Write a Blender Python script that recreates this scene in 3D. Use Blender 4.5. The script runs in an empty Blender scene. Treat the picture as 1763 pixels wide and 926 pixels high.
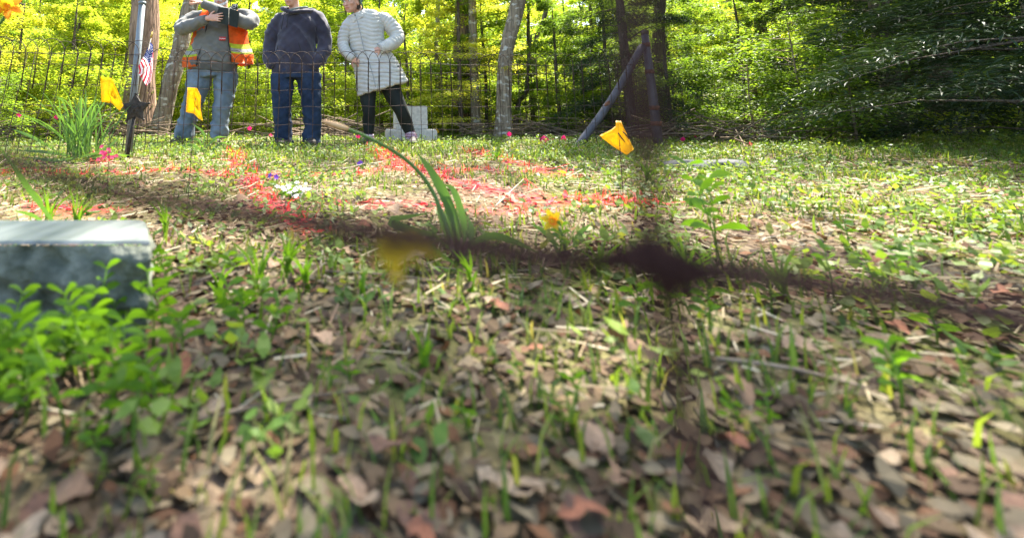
import bpy, bmesh, math, random
import numpy as np
from mathutils import Vector, Matrix, noise, Euler
R = math.radians
random.seed(7)
S = bpy.context.scene
C = S.collection
# ---------------------------------------------------------------- camera
FPX = 800.0; PXC, PYC = 600.0, 83.0; HC = 0.30; TH = math.atan(.15)
cd = bpy.data.cameras.new('camera'); cam = bpy.data.objects.new('camera', cd); C.objects.link(cam)
cam.location = (0, 0, HC); cam.rotation_euler = (R(90) + TH, 0, 0)
cd.sensor_fit = 'HORIZONTAL'; cd.sensor_width = 36; cd.lens = 36 * FPX / 1763
cd.shift_x = (881.5 - PXC) / 1763; cd.shift_y = -(463 - PYC) / 1763
cd.clip_start = .01; cd.clip_end = 2000
cd.dof.use_dof = True; cd.dof.focus_distance = 4.7; cd.dof.aperture_fstop = 2.9
S.camera = cam
# ---------------------------------------------------------------- light
SUN_AZ, SUN_EL = 36.0, 58.0
w = bpy.data.worlds.new('World'); S.world = w; w.use_nodes = True
nt = w.node_tree; nt.nodes.clear()
sky = nt.nodes.new('ShaderNodeTexSky'); sky.sky_type = 'NISHITA'; sky.sun_disc = False
sky.sun_elevation = R(SUN_EL); sky.sun_rotation = R(SUN_AZ); sky.dust_density = 2.5; sky.ozone_density = .6
bg = nt.nodes.new('ShaderNodeBackground'); bg.inputs[1].default_value = .15
wo = nt.nodes.new('ShaderNodeOutputWorld')
nt.links.new(sky.outputs[0], bg.inputs[0]); nt.links.new(bg.outputs[0], wo.inputs[0])
ld = bpy.data.lights.new('sun', 'SUN'); ld.energy = 5.0; ld.angle = R(.55); ld.color = (1, .94, .84)
sun = bpy.data.objects.new('sun', ld); C.objects.link(sun)
sdir = Vector((math.sin(R(SUN_AZ)) * math.cos(R(SUN_EL)), math.cos(R(SUN_AZ)) * math.cos(R(SUN_EL)), math.sin(R(SUN_EL))))
sun.rotation_euler = sdir.to_track_quat('Z', 'Y').to_euler(); sun.location = sdir * 30
S.view_settings.view_transform = 'Standard'; S.view_settings.look = 'None'
S.view_settings.gamma = 1; S.view_settings.use_curve_mapping = False
S.view_settings.exposure = 2.25
S.cycles.transparent_max_bounces = 8; S.cycles.max_bounces = 8; S.cycles.use_denoising = True

# ---------------------------------------------------------------- helpers
CT, ST = math.cos(TH), math.sin(TH)
def at(px, py, Y):
    u = (px - PXC) / FPX; v = (PYC - py) / FPX
    d = Vector((u, CT - v * ST, ST + v * CT))
    d *= Y / d.y
    return Vector((d.x, d.y, d.z + HC))
def gp(px, py):                     # point on flat ground under a pixel
    u = (px - PXC) / FPX; v = (PYC - py) / FPX
    d = Vector((u, CT - v * ST, ST + v * CT)); d *= HC / -d.z
    return Vector((d.x, d.y, 0))
def gz(x, y):
    n = noise.noise(Vector((x * .55, y * .55, 3.1))) * .022 + noise.noise(Vector((x * 2.3, y * 2.3, 9.1))) * .010
    n *= min(1, max(.25, (y + 1) / 3))
    far = max(0, y - 9)
    return n + min(far * .010, 1.2) + .10 * noise.noise(Vector((x * .1, y * .1, 1))) * min(1, far / 8)
def onG(px, Y): x = (px - 600) / 800 * Y; return Vector((x, Y, gz(x, Y)))
def obj(name, me, parent=None, mat=None):
    o = bpy.data.objects.new(name, me); C.objects.link(o)
    if parent: o.parent = parent
    if mat is not None and len(me.materials) == 0: me.materials.append(mat)
    return o
def tag(o, label=None, cat=None, group=None, kind=None):
    if label: o['label'] = label
    if cat: o['category'] = cat
    if group: o['group'] = group
    if kind: o['kind'] = kind
    return o
def thing(name, label, cat, loc=(0, 0, 0), rz=0, group=None):
    o = bpy.data.objects.new(name, None); C.objects.link(o); o.empty_display_size = .1
    o.location = loc; o.rotation_euler = (0, 0, rz)
    return tag(o, label, cat, group)
def b2m(name, bm, smooth=True):
    me = bpy.data.meshes.new(name); bm.to_mesh(me); bm.free()
    if smooth:
        me.polygons.foreach_set('use_smooth', [True] * len(me.polygons))
    return me
def npmesh(name, V, F, col=None, smooth=False):
    V = np.asarray(V, dtype=np.float32); F = np.asarray(F, dtype=np.int32)
    me = bpy.data.meshes.new(name)
    me.vertices.add(len(V)); me.vertices.foreach_set('co', V.ravel())
    k = F.shape[1]
    me.loops.add(F.size); me.loops.foreach_set('vertex_index', F.ravel())
    me.polygons.add(len(F)); me.polygons.foreach_set('loop_start', np.arange(0, F.size, k, dtype=np.int32))
    me.polygons.foreach_set('use_smooth', np.full(len(F), smooth))
    me.update(calc_edges=True); me.validate()
    if col is not None:
        a = me.color_attributes.new('Col', 'FLOAT_COLOR', 'POINT')
        c = np.ones((len(V), 4), dtype=np.float32); c[:, :3] = col
        a.data.foreach_set('color', c.ravel())
    return me
def tube(bm, pts, rad, n=8, cap=True, side=None, cidx=None):
    """lofted tube; rad: number or (a,b) per point, a along the side vector"""
    pts = [Vector(p) for p in pts]; rings = []
    if not isinstance(rad, (list, tuple)): rad = [rad] * len(pts)
    prev = None
    for i, p in enumerate(pts):
        t = (pts[min(i + 1, len(pts) - 1)] - pts[max(i - 1, 0)])
        if t.length < 1e-9: t = Vector((0, 0, 1))
        t.normalize()
        if side is not None: u = Vector(side) - t * t.dot(Vector(side))
        elif prev is None:
            ref = Vector((0, 1, 0)) if abs(t.y) < .8 else Vector((1, 0, 0)); u = ref.cross(t)
        else: u = prev - t * t.dot(prev)
        u.normalize(); prev = u; v = t.cross(u)
        r = rad[i]; a, b = r if isinstance(r, (tuple, list)) else (r, r)
        rings.append([bm.verts.new(p + u * a * math.cos(2 * math.pi * k / n) + v * b * math.sin(2 * math.pi * k / n)) for k in range(n)])
    for A, B in zip(rings, rings[1:]):
        for k in range(n): bm.faces.new((A[k], A[(k + 1) % n], B[(k + 1) % n], B[k]))
    if cap:
        bm.faces.new(list(reversed(rings[0]))); bm.faces.new(rings[-1])
    return rings
def ball(bm, c, r, n=14, rot=None):
    if not isinstance(r, (tuple, list)): r = (r, r, r)
    M = Matrix.Translation(Vector(c)) @ ((rot.to_4x4()) if rot is not None else Matrix()) @ Matrix.Diagonal((r[0], r[1], r[2], 1))
    bmesh.ops.create_uvsphere(bm, u_segments=n, v_segments=max(6, n // 2 + 2), radius=1, matrix=M)
def box(bm, lo, hi, M=None):
    c = [(a + b) / 2 for a, b in zip(lo, hi)]; s = [b - a for a, b in zip(lo, hi)]
    X = Matrix.Translation(c) @ Matrix.Diagonal((s[0], s[1], s[2], 1))
    return bmesh.ops.create_cube(bm, size=1, matrix=(M @ X) if M is not None else X)['verts']
def smooth_path(pts, k=6):
    pts = [Vector(p) for p in pts]; out = []
    P = [2 * pts[0] - pts[1]] + pts + [2 * pts[-1] - pts[-2]]
    for i in range(1, len(P) - 2):
        for j in range(k):
            t = j / k; a, b, c, d = P[i - 1], P[i], P[i + 1], P[i + 2]
            out.append(.5 * ((2 * b) + (c - a) * t + (2 * a - 5 * b + 4 * c - d) * t * t + (3 * b - 3 * c + d - a) * t ** 3))
    out.append(pts[-1]); return out
def lerp(a, b, t): return a + (b - a) * t

# ---------------------------------------------------------------- materials
def newmat(name):
    m = bpy.data.materials.new(name); m.use_nodes = True
    n = m.node_tree; n.nodes.clear(); return m, n
def N(n, t, **k):
    x = n.nodes.new(t)
    for a, b in k.items(): setattr(x, a, b)
    return x
def ramp(n, stops):
    r = N(n, 'ShaderNodeValToRGB'); e = r.color_ramp.elements
    while len(e) < len(stops): e.new(.5)
    for i, (p, c) in enumerate(stops): e[i].position = p; e[i].color = (*c, 1)
    return r
def mat(name, c1, c2=None, scale=8, stretch=(1, 1, 1), rough=.8, metal=0, bump=.3, bscale=None, bdist=.01, spec=.3, attr=False, sheen=0):
    m, n = newmat(name); L = n.links.new
    tc = N(n, 'ShaderNodeTexCoord'); mp = N(n, 'ShaderNodeMapping'); mp.inputs['Scale'].default_value = stretch
    L(tc.outputs['Object'], mp.inputs[0])
    no = N(n, 'ShaderNodeTexNoise'); no.inputs['Scale'].default_value = scale; no.inputs['Detail'].default_value = 6
    L(mp.outputs[0], no.inputs['Vector'])
    b = N(n, 'ShaderNodeBsdfPrincipled'); b.inputs['Roughness'].default_value = rough; b.inputs['Metallic'].default_value = metal
    b.inputs['Specular IOR Level'].default_value = spec
    if sheen: b.inputs['Sheen Weight'].default_value = sheen
    if attr:
        a = N(n, 'ShaderNodeVertexColor'); a.layer_name = 'Col'
        mx = N(n, 'ShaderNodeMix', data_type='RGBA', blend_type='MULTIPLY'); mx.inputs[0].default_value = 1
        r = ramp(n, [(.3, (.75, .75, .75)), (.7, (1.1, 1.1, 1.1))]); L(no.outputs[0], r.inputs[0])
        L(a.outputs[0], mx.inputs[6]); L(r.outputs[0], mx.inputs[7]); L(mx.outputs[2], b.inputs['Base Color'])
    else:
        r = ramp(n, [(.32, c1), (.68, c2 or c1)]); L(no.outputs[0], r.inputs[0]); L(r.outputs[0], b.inputs['Base Color'])
    if bump:
        n2 = N(n, 'ShaderNodeTexNoise'); n2.inputs['Scale'].default_value = bscale or scale * 4; n2.inputs['Detail'].default_value = 5
        L(mp.outputs[0], n2.inputs['Vector'])
        bp = N(n, 'ShaderNodeBump'); bp.inputs['Strength'].default_value = bump; bp.inputs['Distance'].default_value = bdist
        L(n2.outputs[0], bp.inputs['Height']); L(bp.outputs[0], b.inputs['Normal'])
    o = N(n, 'ShaderNodeOutputMaterial'); L(b.outputs[0], o.inputs[0]); return m
def leafmat(name, cols, trans=.5, tcol=None, rough=.5, attr=False):
    m, n = newmat(name); L = n.links.new
    g = N(n, 'ShaderNodeNewGeometry')
    oi = N(n, 'ShaderNodeObjectInfo')
    if attr:
        r = N(n, 'ShaderNodeVertexColor'); r.layer_name = 'Col'
    else:
        ad = N(n, 'ShaderNodeMath', operation='MULTIPLY_ADD'); ad.inputs[1].default_value = .35
        L(oi.outputs['Random'], ad.inputs[0])
        m2 = N(n, 'ShaderNodeMath', operation='MULTIPLY'); m2.inputs[1].default_value = .65
        L(g.outputs['Random Per Island'], m2.inputs[0]); L(m2.outputs[0], ad.inputs[2])
        r = ramp(n, cols); L(ad.outputs[0], r.inputs[0])
    d = N(n, 'ShaderNodeBsdfPrincipled'); d.inputs['Roughness'].default_value = rough; d.inputs['Specular IOR Level'].default_value = .25
    L(r.outputs[0], d.inputs['Base Color'])
    t = N(n, 'ShaderNodeBsdfTranslucent')
    hs = N(n, 'ShaderNodeMix', data_type='RGBA', blend_type='MULTIPLY'); hs.inputs[0].default_value = 1
    hs.inputs[7].default_value = (*(tcol or (1.8, 1.75, .85)), 1); L(r.outputs[0], hs.inputs[6]); L(hs.outputs[2], t.inputs[0])
    mx = N(n, 'ShaderNodeMixShader'); mx.inputs[0].default_value = trans
    L(d.outputs[0], mx.inputs[1]); L(t.outputs[0], mx.inputs[2])
    o = N(n, 'ShaderNodeOutputMaterial'); L(mx.outputs[0], o.inputs[0]); return m
def barkmat(name, c1, c2, lichen=0, sc=14):
    m, n = newmat(name); L = n.links.new
    tc = N(n, 'ShaderNodeTexCoord'); mp = N(n, 'ShaderNodeMapping'); mp.inputs['Scale'].default_value = (1, 1, .16)
    L(tc.outputs['Object'], mp.inputs[0])
    no = N(n, 'ShaderNodeTexNoise'); no.inputs['Scale'].default_value = sc; no.inputs['Detail'].default_value = 8
    L(mp.outputs[0], no.inputs['Vector'])
    vo = N(n, 'ShaderNodeTexVoronoi', feature='DISTANCE_TO_EDGE'); vo.inputs['Scale'].default_value = sc * 1.6; L(mp.outputs[0], vo.inputs['Vector'])
    r = ramp(n, [(.3, c1), (.7, c2)]); L(no.outputs[0], r.inputs[0])
    rv = ramp(n, [(0, (.45, .45, .45)), (.12, (1, 1, 1))]); L(vo.outputs[0], rv.inputs[0])
    mx = N(n, 'ShaderNodeMix', data_type='RGBA', blend_type='MULTIPLY'); mx.inputs[0].default_value = .7
    L(r.outputs[0], mx.inputs[6]); L(rv.outputs[0], mx.inputs[7]); src = mx.outputs[2]
    if lichen:
        n3 = N(n, 'ShaderNodeTexNoise'); n3.inputs['Scale'].default_value = 9; n3.inputs['Detail'].default_value = 7
        mp3 = N(n, 'ShaderNodeMapping'); mp3.inputs['Scale'].default_value = (1, 1, 2.2); L(tc.outputs['Object'], mp3.inputs[0]); L(mp3.outputs[0], n3.inputs['Vector'])
        r3 = ramp(n, [(.56, (0, 0, 0)), (.64, (lichen,) * 3)]); L(n3.outputs[0], r3.inputs[0])
        m3 = N(n, 'ShaderNodeMix', data_type='RGBA'); L(r3.outputs[0], m3.inputs[0]); L(src, m3.inputs[6]); m3.inputs[7].default_value = (.5, .5, .44, 1); src = m3.outputs[2]
    b = N(n, 'ShaderNodeBsdfPrincipled'); b.inputs['Roughness'].default_value = .95; b.inputs['Specular IOR Level'].default_value = .1
    L(src, b.inputs['Base Color'])
    ad = N(n, 'ShaderNodeMath', operation='MULTIPLY_ADD'); ad.inputs[1].default_value = 1.2; L(vo.outputs[0], ad.inputs[0]); L(no.outputs[0], ad.inputs[2])
    bp = N(n, 'ShaderNodeBump'); bp.inputs['Strength'].default_value = .8; bp.inputs['Distance'].default_value = .03
    L(ad.outputs[0], bp.inputs['Height']); L(bp.outputs[0], b.inputs['Normal'])
    o = N(n, 'ShaderNodeOutputMaterial'); L(b.outputs[0], o.inputs[0]); return m

M = {}
M['leaf_spring'] = leafmat('spring leaf', [(.0, (.12, .19, .020)), (.35, (.21, .29, .03)), (.7, (.29, .35, .04)), (1, (.40, .39, .07))], .62)
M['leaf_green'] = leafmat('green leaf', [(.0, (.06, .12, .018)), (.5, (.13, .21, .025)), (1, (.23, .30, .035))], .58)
M['leaf_gold'] = leafmat('golden leaf', [(.0, (.24, .31, .03)), (.5, (.34, .38, .045)), (1, (.48, .42, .08))], .62)
M['needle'] = leafmat('hemlock needle', [(.0, (.012, .026, .010)), (.6, (.022, .045, .014)), (1, (.04, .065, .016))], .15)
M['blade'] = leafmat('daffodil leaf', [(.0, (.06, .12, .035)), (.5, (.09, .17, .04)), (1, (.13, .22, .05))], .35, (1.6, 1.7, .8), .35)
M['weed'] = leafmat('weed leaf', [(.0, (.06, .13, .012)), (.5, (.10, .20, .015)), (1, (.18, .27, .025))], .45, (1.7, 1.7, .6), .4)
M['litter'] = leafmat('litter', None, .12, (1.3, 1.2, 1), .8, attr=True)
M['grass'] = leafmat('grass', None, .4, (1.7, 1.6, .7), .5, attr=True)
M['bark_red'] = barkmat('reddish bark', (.15, .095, .065), (.36, .25, .17))
M['bark_grey'] = barkmat('grey bark', (.14, .11, .075), (.30, .25, .18), .7)
M['bark_dark'] = barkmat('dark bark', (.07, .055, .042), (.17, .14, .105), 0, 18)
M['twig'] = mat('twig', (.10, .07, .045), (.28, .21, .14), 30, rough=.9)
M['rust'] = mat('rusty wire', (.03, .02, .015), (.075, .05, .035), 40, rough=.75, metal=.2, spec=.3)
M['rust_near'] = mat('dark brown rusty wire', (.022, .010, .008), (.06, .028, .022), 400, rough=.9, metal=0, spec=.1, bump=0)
M['steel_paint'] = mat('grey painted steel', (.13, .155, .16), (.20, .225, .23), 12, (1, 1, .3), rough=.5, metal=.2, bump=.15)
M['steel_purple'] = mat('weathered galvanised pipe', (.055, .052, .058), (.135, .128, .14), 10, (1, 1, .4), rough=.6, metal=.3, bump=.2)
M['rust_band'] = mat('rusted band', (.07, .03, .018), (.20, .085, .045), 40, rough=.9)
M['bronze'] = mat('dark bronze', (.022, .018, .014), (.055, .045, .035), 60, rough=.6, metal=.5, bump=.6, bscale=160, bdist=.003)
M['granite'] = mat('pale granite', (.40, .39, .36), (.56, .55, .50), 30, rough=.8, bump=.3, bscale=200, bdist=.003)
M['marble'] = mat('grey green stone', (.07, .085, .075), (.20, .215, .195), 14, (2.5, .5, 1), rough=.35, bump=.1, bscale=60, bdist=.002, spec=.5)
M['marble_rough'] = mat('rough grey green stone', (.055, .065, .045), (.19, .20, .155), 26, rough=.85, bump=.8, bscale=70, bdist=.012)
M['darkstone'] = mat('dark stone', (.025, .028, .028), (.07, .072, .07), 14, rough=.8, bump=.5)
M['yellow_plastic'] = leafmat('yellow flag plastic', [(0, (.80, .50, .006)), (1, (.82, .53, .008))], .4, (1.05, 1.05, 1), .4)
M['pink_plastic'] = leafmat('pink flag plastic', [(0, (.85, .03, .22)), (1, (.85, .05, .30))], .4, (1.1, 1.2, 1.1), .4)
M['orange_petal'] = leafmat('orange petal', [(0, (.80, .26, .01)), (1, (.85, .36, .02))], .4, (1.1, 1.1, 1), .5)
M['yellow_petal'] = leafmat('yellow petal', [(0, (.72, .52, .01)), (1, (.80, .62, .03))], .4, (1.1, 1.1, 1), .5)
M['withered'] = leafmat('withered yellow petal', [(0, (.30, .21, .012)), (1, (.42, .31, .02))], .5, (1.2, 1.2, 1), .6)
M['white_petal'] = leafmat('white petal', [(0, (.55, .58, .50)), (1, (.75, .75, .70))], .3, (1, 1, 1), .5)
M['pink_petal'] = leafmat('pink petal', [(0, (.60, .03, .10)), (1, (.75, .10, .25))], .3, (1.1, 1.1, 1.1), .5)
M['violet_petal'] = leafmat('violet petal', [(0, (.12, .03, .35)), (1, (.18, .05, .45))], .3, (1.1, 1.1, 1.1), .5)
M['bud'] = mat('papery bud', (.42, .22, .09), (.62, .42, .22), 40, rough=.8)
M['ink'] = mat('black ink', (.02, .02, .02), None, rough=.7, bump=0)
M['skin'] = mat('skin', (.50, .27, .19), (.62, .36, .26), 12, rough=.55, bump=.15, bscale=120, bdist=.001, spec=.35)
M['lip'] = mat('lips', (.42, .15, .13), (.48, .19, .16), 20, rough=.5, bump=0)
M['eye_white'] = mat('eye white', (.7, .68, .65), None, rough=.2, bump=0, spec=.6)
M['iris'] = mat('iris', (.05, .03, .02), None, rough=.2, bump=0, spec=.6)
M['hair_dark'] = mat('dark hair', (.03, .02, .014), (.07, .045, .03), 30, (1, 1, .2), rough=.6)
M['hair_grey'] = mat('grey hair', (.42, .40, .38), (.66, .64, .61), 60, (1, 1, .3), rough=.7, bump=.7, bdist=.004)
M['sweat_grey'] = mat('grey sweatshirt', (.10, .10, .088), (.145, .143, .126), 7, rough=.95, bump=.35, bscale=240, bdist=.002, sheen=.25)
M['hem_grey'] = mat('dark grey rib', (.075, .075, .07), (.11, .11, .10), 7, rough=.95, bump=.35, bscale=240, bdist=.002)
M['hoodie'] = mat('navy hoodie', (.018, .017, .028), (.042, .038, .056), 6, rough=.95, bump=.3, bscale=240, bdist=.002, sheen=.35)
M['hood_lining'] = mat('hood lining', (.16, .19, .17), (.2, .23, .2), 6, rough=.95)
M['jeans_light'] = mat('faded jeans', (.075, .105, .13), (.17, .21, .24), 5, (1.5, 1.5, .6), rough=.9, bump=.3, bscale=260, bdist=.0015)
M['jeans_dark'] = mat('dark jeans', (.008, .017, .037), (.024, .043, .080), 5, (1.5, 1.5, .6), rough=.9, bump=.3, bscale=260, bdist=.0015)
M['legging'] = mat('black leggings', (.004, .007, .006), (.009, .014, .012), 6, rough=.7, bump=.1, spec=.3)
M['coat'] = mat('pale grey quilted nylon', (.40, .39, .345), (.50, .49, .44), 9, rough=.55, bump=.25, bscale=60, bdist=.004, spec=.35)
M['zip'] = mat('coat zip', (.20, .22, .22), (.30, .32, .32), 90, rough=.5, bump=0)
M['beanie'] = mat('grey green knit', (.075, .13, .115), (.15, .21, .19), 22, (1, 1, 3), rough=.95, bump=.6, bscale=110, bdist=.004)
M['shoe'] = mat('dark shoe leather', (.03, .026, .022), (.07, .06, .05), 20, rough=.7)
M['sole'] = mat('rubber sole', (.05, .05, .05), None, rough=.9, bump=0)
M['vest'] = mat('hi vis vest', None, None, 20, rough=.6, bump=.2, attr=True)
M['notebook'] = mat('dark green cover', (.035, .045, .038), (.05, .062, .052), 30, rough=.6)
M['paper'] = mat('paper', (.7, .7, .66), None, rough=.9, bump=0)
M['radio'] = mat('black radio', (.02, .02, .02), (.05, .05, .05), 120, rough=.5)
M['redlabel'] = mat('red woven label', (.42, .02, .02), None, rough=.8, bump=0)
M['white'] = mat('white print', (.8, .8, .78), None, rough=.7, bump=0)
M['sock'] = mat('striped sock', None, None, 20, rough=.95, bump=.3, attr=True)
M['flagcloth'] = leafmat('flag cloth', None, .35, (1.2, 1.2, 1.2), .7, attr=True)
M['stick'] = mat('pale wooden stick', (.45, .36, .24), (.55, .46, .33), 20, rough=.7)
M['gold'] = mat('gold paint', (.45, .30, .06), (.6, .42, .1), 20, rough=.4, metal=.6)

# ---------------------------------------------------------------- ground
PAINT = [([(8, 292), (120, 300), (230, 296), (300, 291), (400, 300), (470, 302)], .05),
         ([(400, 262), (415, 285), (440, 325), (470, 355), (510, 385), (540, 400)], .055),
         ([(60, 350), (110, 362), (190, 360)], .06), ([(505, 305), (560, 300), (600, 303), (680, 292)], .05),
         ([(648, 258), (668, 275), (700, 292), (735, 300)], .07), ([(545, 346), (590, 350), (640, 350), (650, 358)], .03),
         ([(805, 330), (850, 336), (900, 342), (930, 350)], .05), ([(935, 298), (955, 300), (975, 302)], .085),
         ([(903, 325), (935, 342)], .02), ([(900, 352), (960, 352), (1020, 355), (1105, 352)], .07),
         ([(820, 366), (870, 366), (930, 364)], .06), ([(0, 300), (60, 296), (150, 300)], .05), ([(1000, 346), (1060, 342), (1110, 350)], .05), ([(760, 300), (820, 290), (870, 300)], .04), ([(805, 264), (830, 270), (880, 282), (925, 290)], .06),
         ([(165, 268), (180, 282)], .06), ([(690, 352), (740, 360), (800, 358)], .035), ([(745, 302), (800, 318), (860, 335)], .05)]
PS = []
for pts, wd in PAINT:
    q = [gp(*p) for p in pts]
    for a, b in zip(q, q[1:]): PS.append((a.x, a.y, b.x, b.y, wd * .85))
PS = np.array(PS)
def paint(x, y):
    x = np.asarray(x, dtype=float)[:, None]; y = np.asarray(y, dtype=float)[:, None]
    ax, ay, bx, by, wd = PS.T
    dx, dy = bx - ax, by - ay
    t = np.clip(((x - ax) * dx + (y - ay) * dy) / (dx * dx + dy * dy), 0, 1)
    d = np.hypot((x - ax - t * dx), (y - ay - t * dy)) / (wd * (1 + .18 * y))
    return np.clip(1.45 - d.min(axis=1), 0, 1)
def axis(lo, hi, step, far, g=1.25):
    a = list(np.arange(lo, hi + 1e-6, step)); s = step; x = a[-1]
    while x < far: s *= g; x += s; a.append(x)
    s = step; x = a[0]; pre = []
    while x > -far: s *= g; x -= s; pre.append(x)
    return np.array(pre[::-1] + a)
xs = axis(-4.2, 4.6, .045, 400); ys = axis(.2, 6.6, .045, 400)
GX, GY = np.meshgrid(xs, ys); gx, gy = GX.ravel(), GY.ravel()
gzv = np.array([gz(a, b) for a, b in zip(gx, gy)])
near = (np.abs(gx) < 5) & (gy > .2) & (gy < 7)
gzv[near] += np.random.RandomState(1).normal(0, .004, near.sum())
nx, ny = len(xs), len(ys)
I = np.arange(nx * ny).reshape(ny, nx)
F = np.stack([I[:-1, :-1], I[:-1, 1:], I[1:, 1:], I[1:, :-1]], -1).reshape(-1, 4)
pm = np.zeros(len(gx)); pm[near] = paint(gx[near], gy[near]) * .55
me = npmesh('ground', np.stack([gx, gy, gzv], 1), F, np.stack([pm, pm, pm], 1), True)
m, n = newmat('forest soil'); L = n.links.new
tc = N(n, 'ShaderNodeTexCoord')
n1 = N(n, 'ShaderNodeTexNoise'); n1.inputs['Scale'].default_value = 1.3; n1.inputs['Detail'].default_value = 6; L(tc.outputs['Object'], n1.inputs['Vector'])
n2 = N(n, 'ShaderNodeTexNoise'); n2.inputs['Scale'].default_value = 45; n2.inputs['Detail'].default_value = 8; L(tc.outputs['Object'], n2.inputs['Vector'])
r1 = ramp(n, [(.25, (.035, .024, .015)), (.5, (.12, .085, .055)), (.75, (.25, .19, .125))]); L(n2.outputs[0], r1.inputs[0])
r2 = ramp(n, [(.25, (.03, .045, .008)), (.6, (.10, .12, .022)), (.8, (.18, .18, .04))]); L(n2.outputs[0], r2.inputs[0])
mk = ramp(n, [(.44, (0, 0, 0)), (.60, (1, 1, 1))]); L(n1.outputs[0], mk.inputs[0])
mx = N(n, 'ShaderNodeMix', data_type='RGBA'); L(mk.outputs[0], mx.inputs[0]); L(r1.outputs[0], mx.inputs[6]); L(r2.outputs[0], mx.inputs[7])
vc = N(n, 'ShaderNodeVertexColor'); vc.layer_name = 'Col'
mu = N(n, 'ShaderNodeMath', operation='MULTIPLY'); L(vc.outputs[0], mu.inputs[0])
rn = ramp(n, [(.40, (0, 0, 0)), (.55, (1, 1, 1))]); L(n2.outputs[0], rn.inputs[0]); L(rn.outputs[0], mu.inputs[1])
mp_ = N(n, 'ShaderNodeMix', data_type='RGBA'); L(mu.outputs[0], mp_.inputs[0]); L(mx.outputs[2], mp_.inputs[6]); mp_.inputs[7].default_value = (.48, .05, .05, 1)
b = N(n, 'ShaderNodeBsdfPrincipled'); b.inputs['Roughness'].default_value = .95; b.inputs['Specular IOR Level'].default_value = .1
L(mp_.outputs[2], b.inputs['Base Color'])
bp = N(n, 'ShaderNodeBump'); bp.inputs['Strength'].default_value = .8; bp.inputs['Distance'].default_value = .02; L(n2.outputs[0], bp.inputs['Height']); L(bp.outputs[0], b.inputs['Normal'])
o_ = N(n, 'ShaderNodeOutputMaterial'); L(b.outputs[0], o_.inputs[0])
ground = obj('ground', me, None, m); tag(ground, kind='structure')

rs = np.random.RandomState(11)
def scatter(nn, y0, y1, power=1.0, xl=-.95, xr=1.55):
    """points over the ground, denser towards the front"""
    t = rs.rand(nn) ** power
    y = y0 + (y1 - y0) * t
    x = (xl + (xr - xl) * rs.rand(nn)) * (y + .15)
    return x, y
def gzs(x, y): return np.array([gz(a, b) for a, b in zip(x, y)])
def fbm(x, y, s, o=0.): return np.array([noise.noise(Vector((a * s, b * s, o))) for a, b in zip(x, y)])
PINK = np.array([[.60, .035, .045], [.64, .08, .09], [.50, .025, .04], [.64, .15, .14]])
def pt(x, y): return paint(x, y) * np.clip(1.1 + 1.4 * fbm(x, y, 6., 2.) + .5 * fbm(x, y, 19., 5.), 0, 1.1)
# dead leaves carpet: curled 4-triangle leaves
def leafcloud(P, size, yaw, tilt, roll, wid=.55, fold=.25):
    n_ = len(P); s = size
    base = np.zeros((n_, 6, 3))
    tx = [0, .35, .35, .7, .7, 1]; wy = [0, wid / 2, -wid / 2, wid * .38, -wid * .38, 0]; hz = [0, fold * wid, fold * wid, fold * wid * .9, fold * wid * .6, .12]
    for k in range(6):
        base[:, k, 0] = tx[k] * s; base[:, k, 1] = wy[k] * s; base[:, k, 2] = hz[k] * s
    cr, sr = np.cos(roll), np.sin(roll); y, z = base[..., 1].copy(), base[..., 2].copy()
    base[..., 1] = y * cr[:, None] - z * sr[:, None]; base[..., 2] = y * sr[:, None] + z * cr[:, None]
    ct, st = np.cos(tilt), np.sin(tilt); x, z = base[..., 0].copy(), base[..., 2].copy()
    base[..., 0] = x * ct[:, None] - z * st[:, None]; base[..., 2] = x * st[:, None] + z * ct[:, None]
    cy, sy = np.cos(yaw), np.sin(yaw); x, y = base[..., 0].copy(), base[..., 1].copy()
    base[..., 0] = x * cy[:, None] - y * sy[:, None]; base[..., 1] = x * sy[:, None] + y * cy[:, None]
    V = (base + P[:, None, :]).reshape(-1, 3)
    i = (np.arange(n_) * 6)[:, None, None]
    F = (np.array([[0, 2, 1], [1, 2, 4], [1, 4, 3], [3, 4, 5]])[None] + i).reshape(-1, 3)
    return V, F
BR = np.array([[.34, .22, .11], [.25, .15, .075], [.42, .31, .17], [.17, .10, .05], [.40, .31, .18], [.30, .14, .06], [.42, .34, .20]])
x, y = scatter(40000, .28, 8.5, 1.25)
x = np.concatenate([x, rs.uniform(-.75, 1.7, 5000)]); y = np.concatenate([y, rs.uniform(.28, 1.5, 5000)])
nn = len(x); z = gzs(x, y) + rs.rand(nn) * .008
V, F = leafcloud(np.stack([x, y, z], 1), rs.uniform(.008, .030, nn) * (1 + .10 * y), rs.rand(nn) * 6.28, rs.normal(0, .25, nn), rs.normal(0, .35, nn))
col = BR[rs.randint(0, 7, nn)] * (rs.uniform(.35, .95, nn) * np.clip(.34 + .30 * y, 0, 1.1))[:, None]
col *= (1 + .45 * fbm(x, y, 3.5, 40.))[:, None]
pmk = pt(x, y) > rs.uniform(.25, 1.1, nn); col[pmk] = PINK[rs.randint(0, 4, pmk.sum())]
tag(obj('leaf_litter', npmesh('leaf_litter', V, F, np.repeat(col, 6, 0)), None, M['litter']), 'carpet of small brown dead leaves and pink paint flecked litter on the ground', 'leaf litter', kind='stuff')
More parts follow.
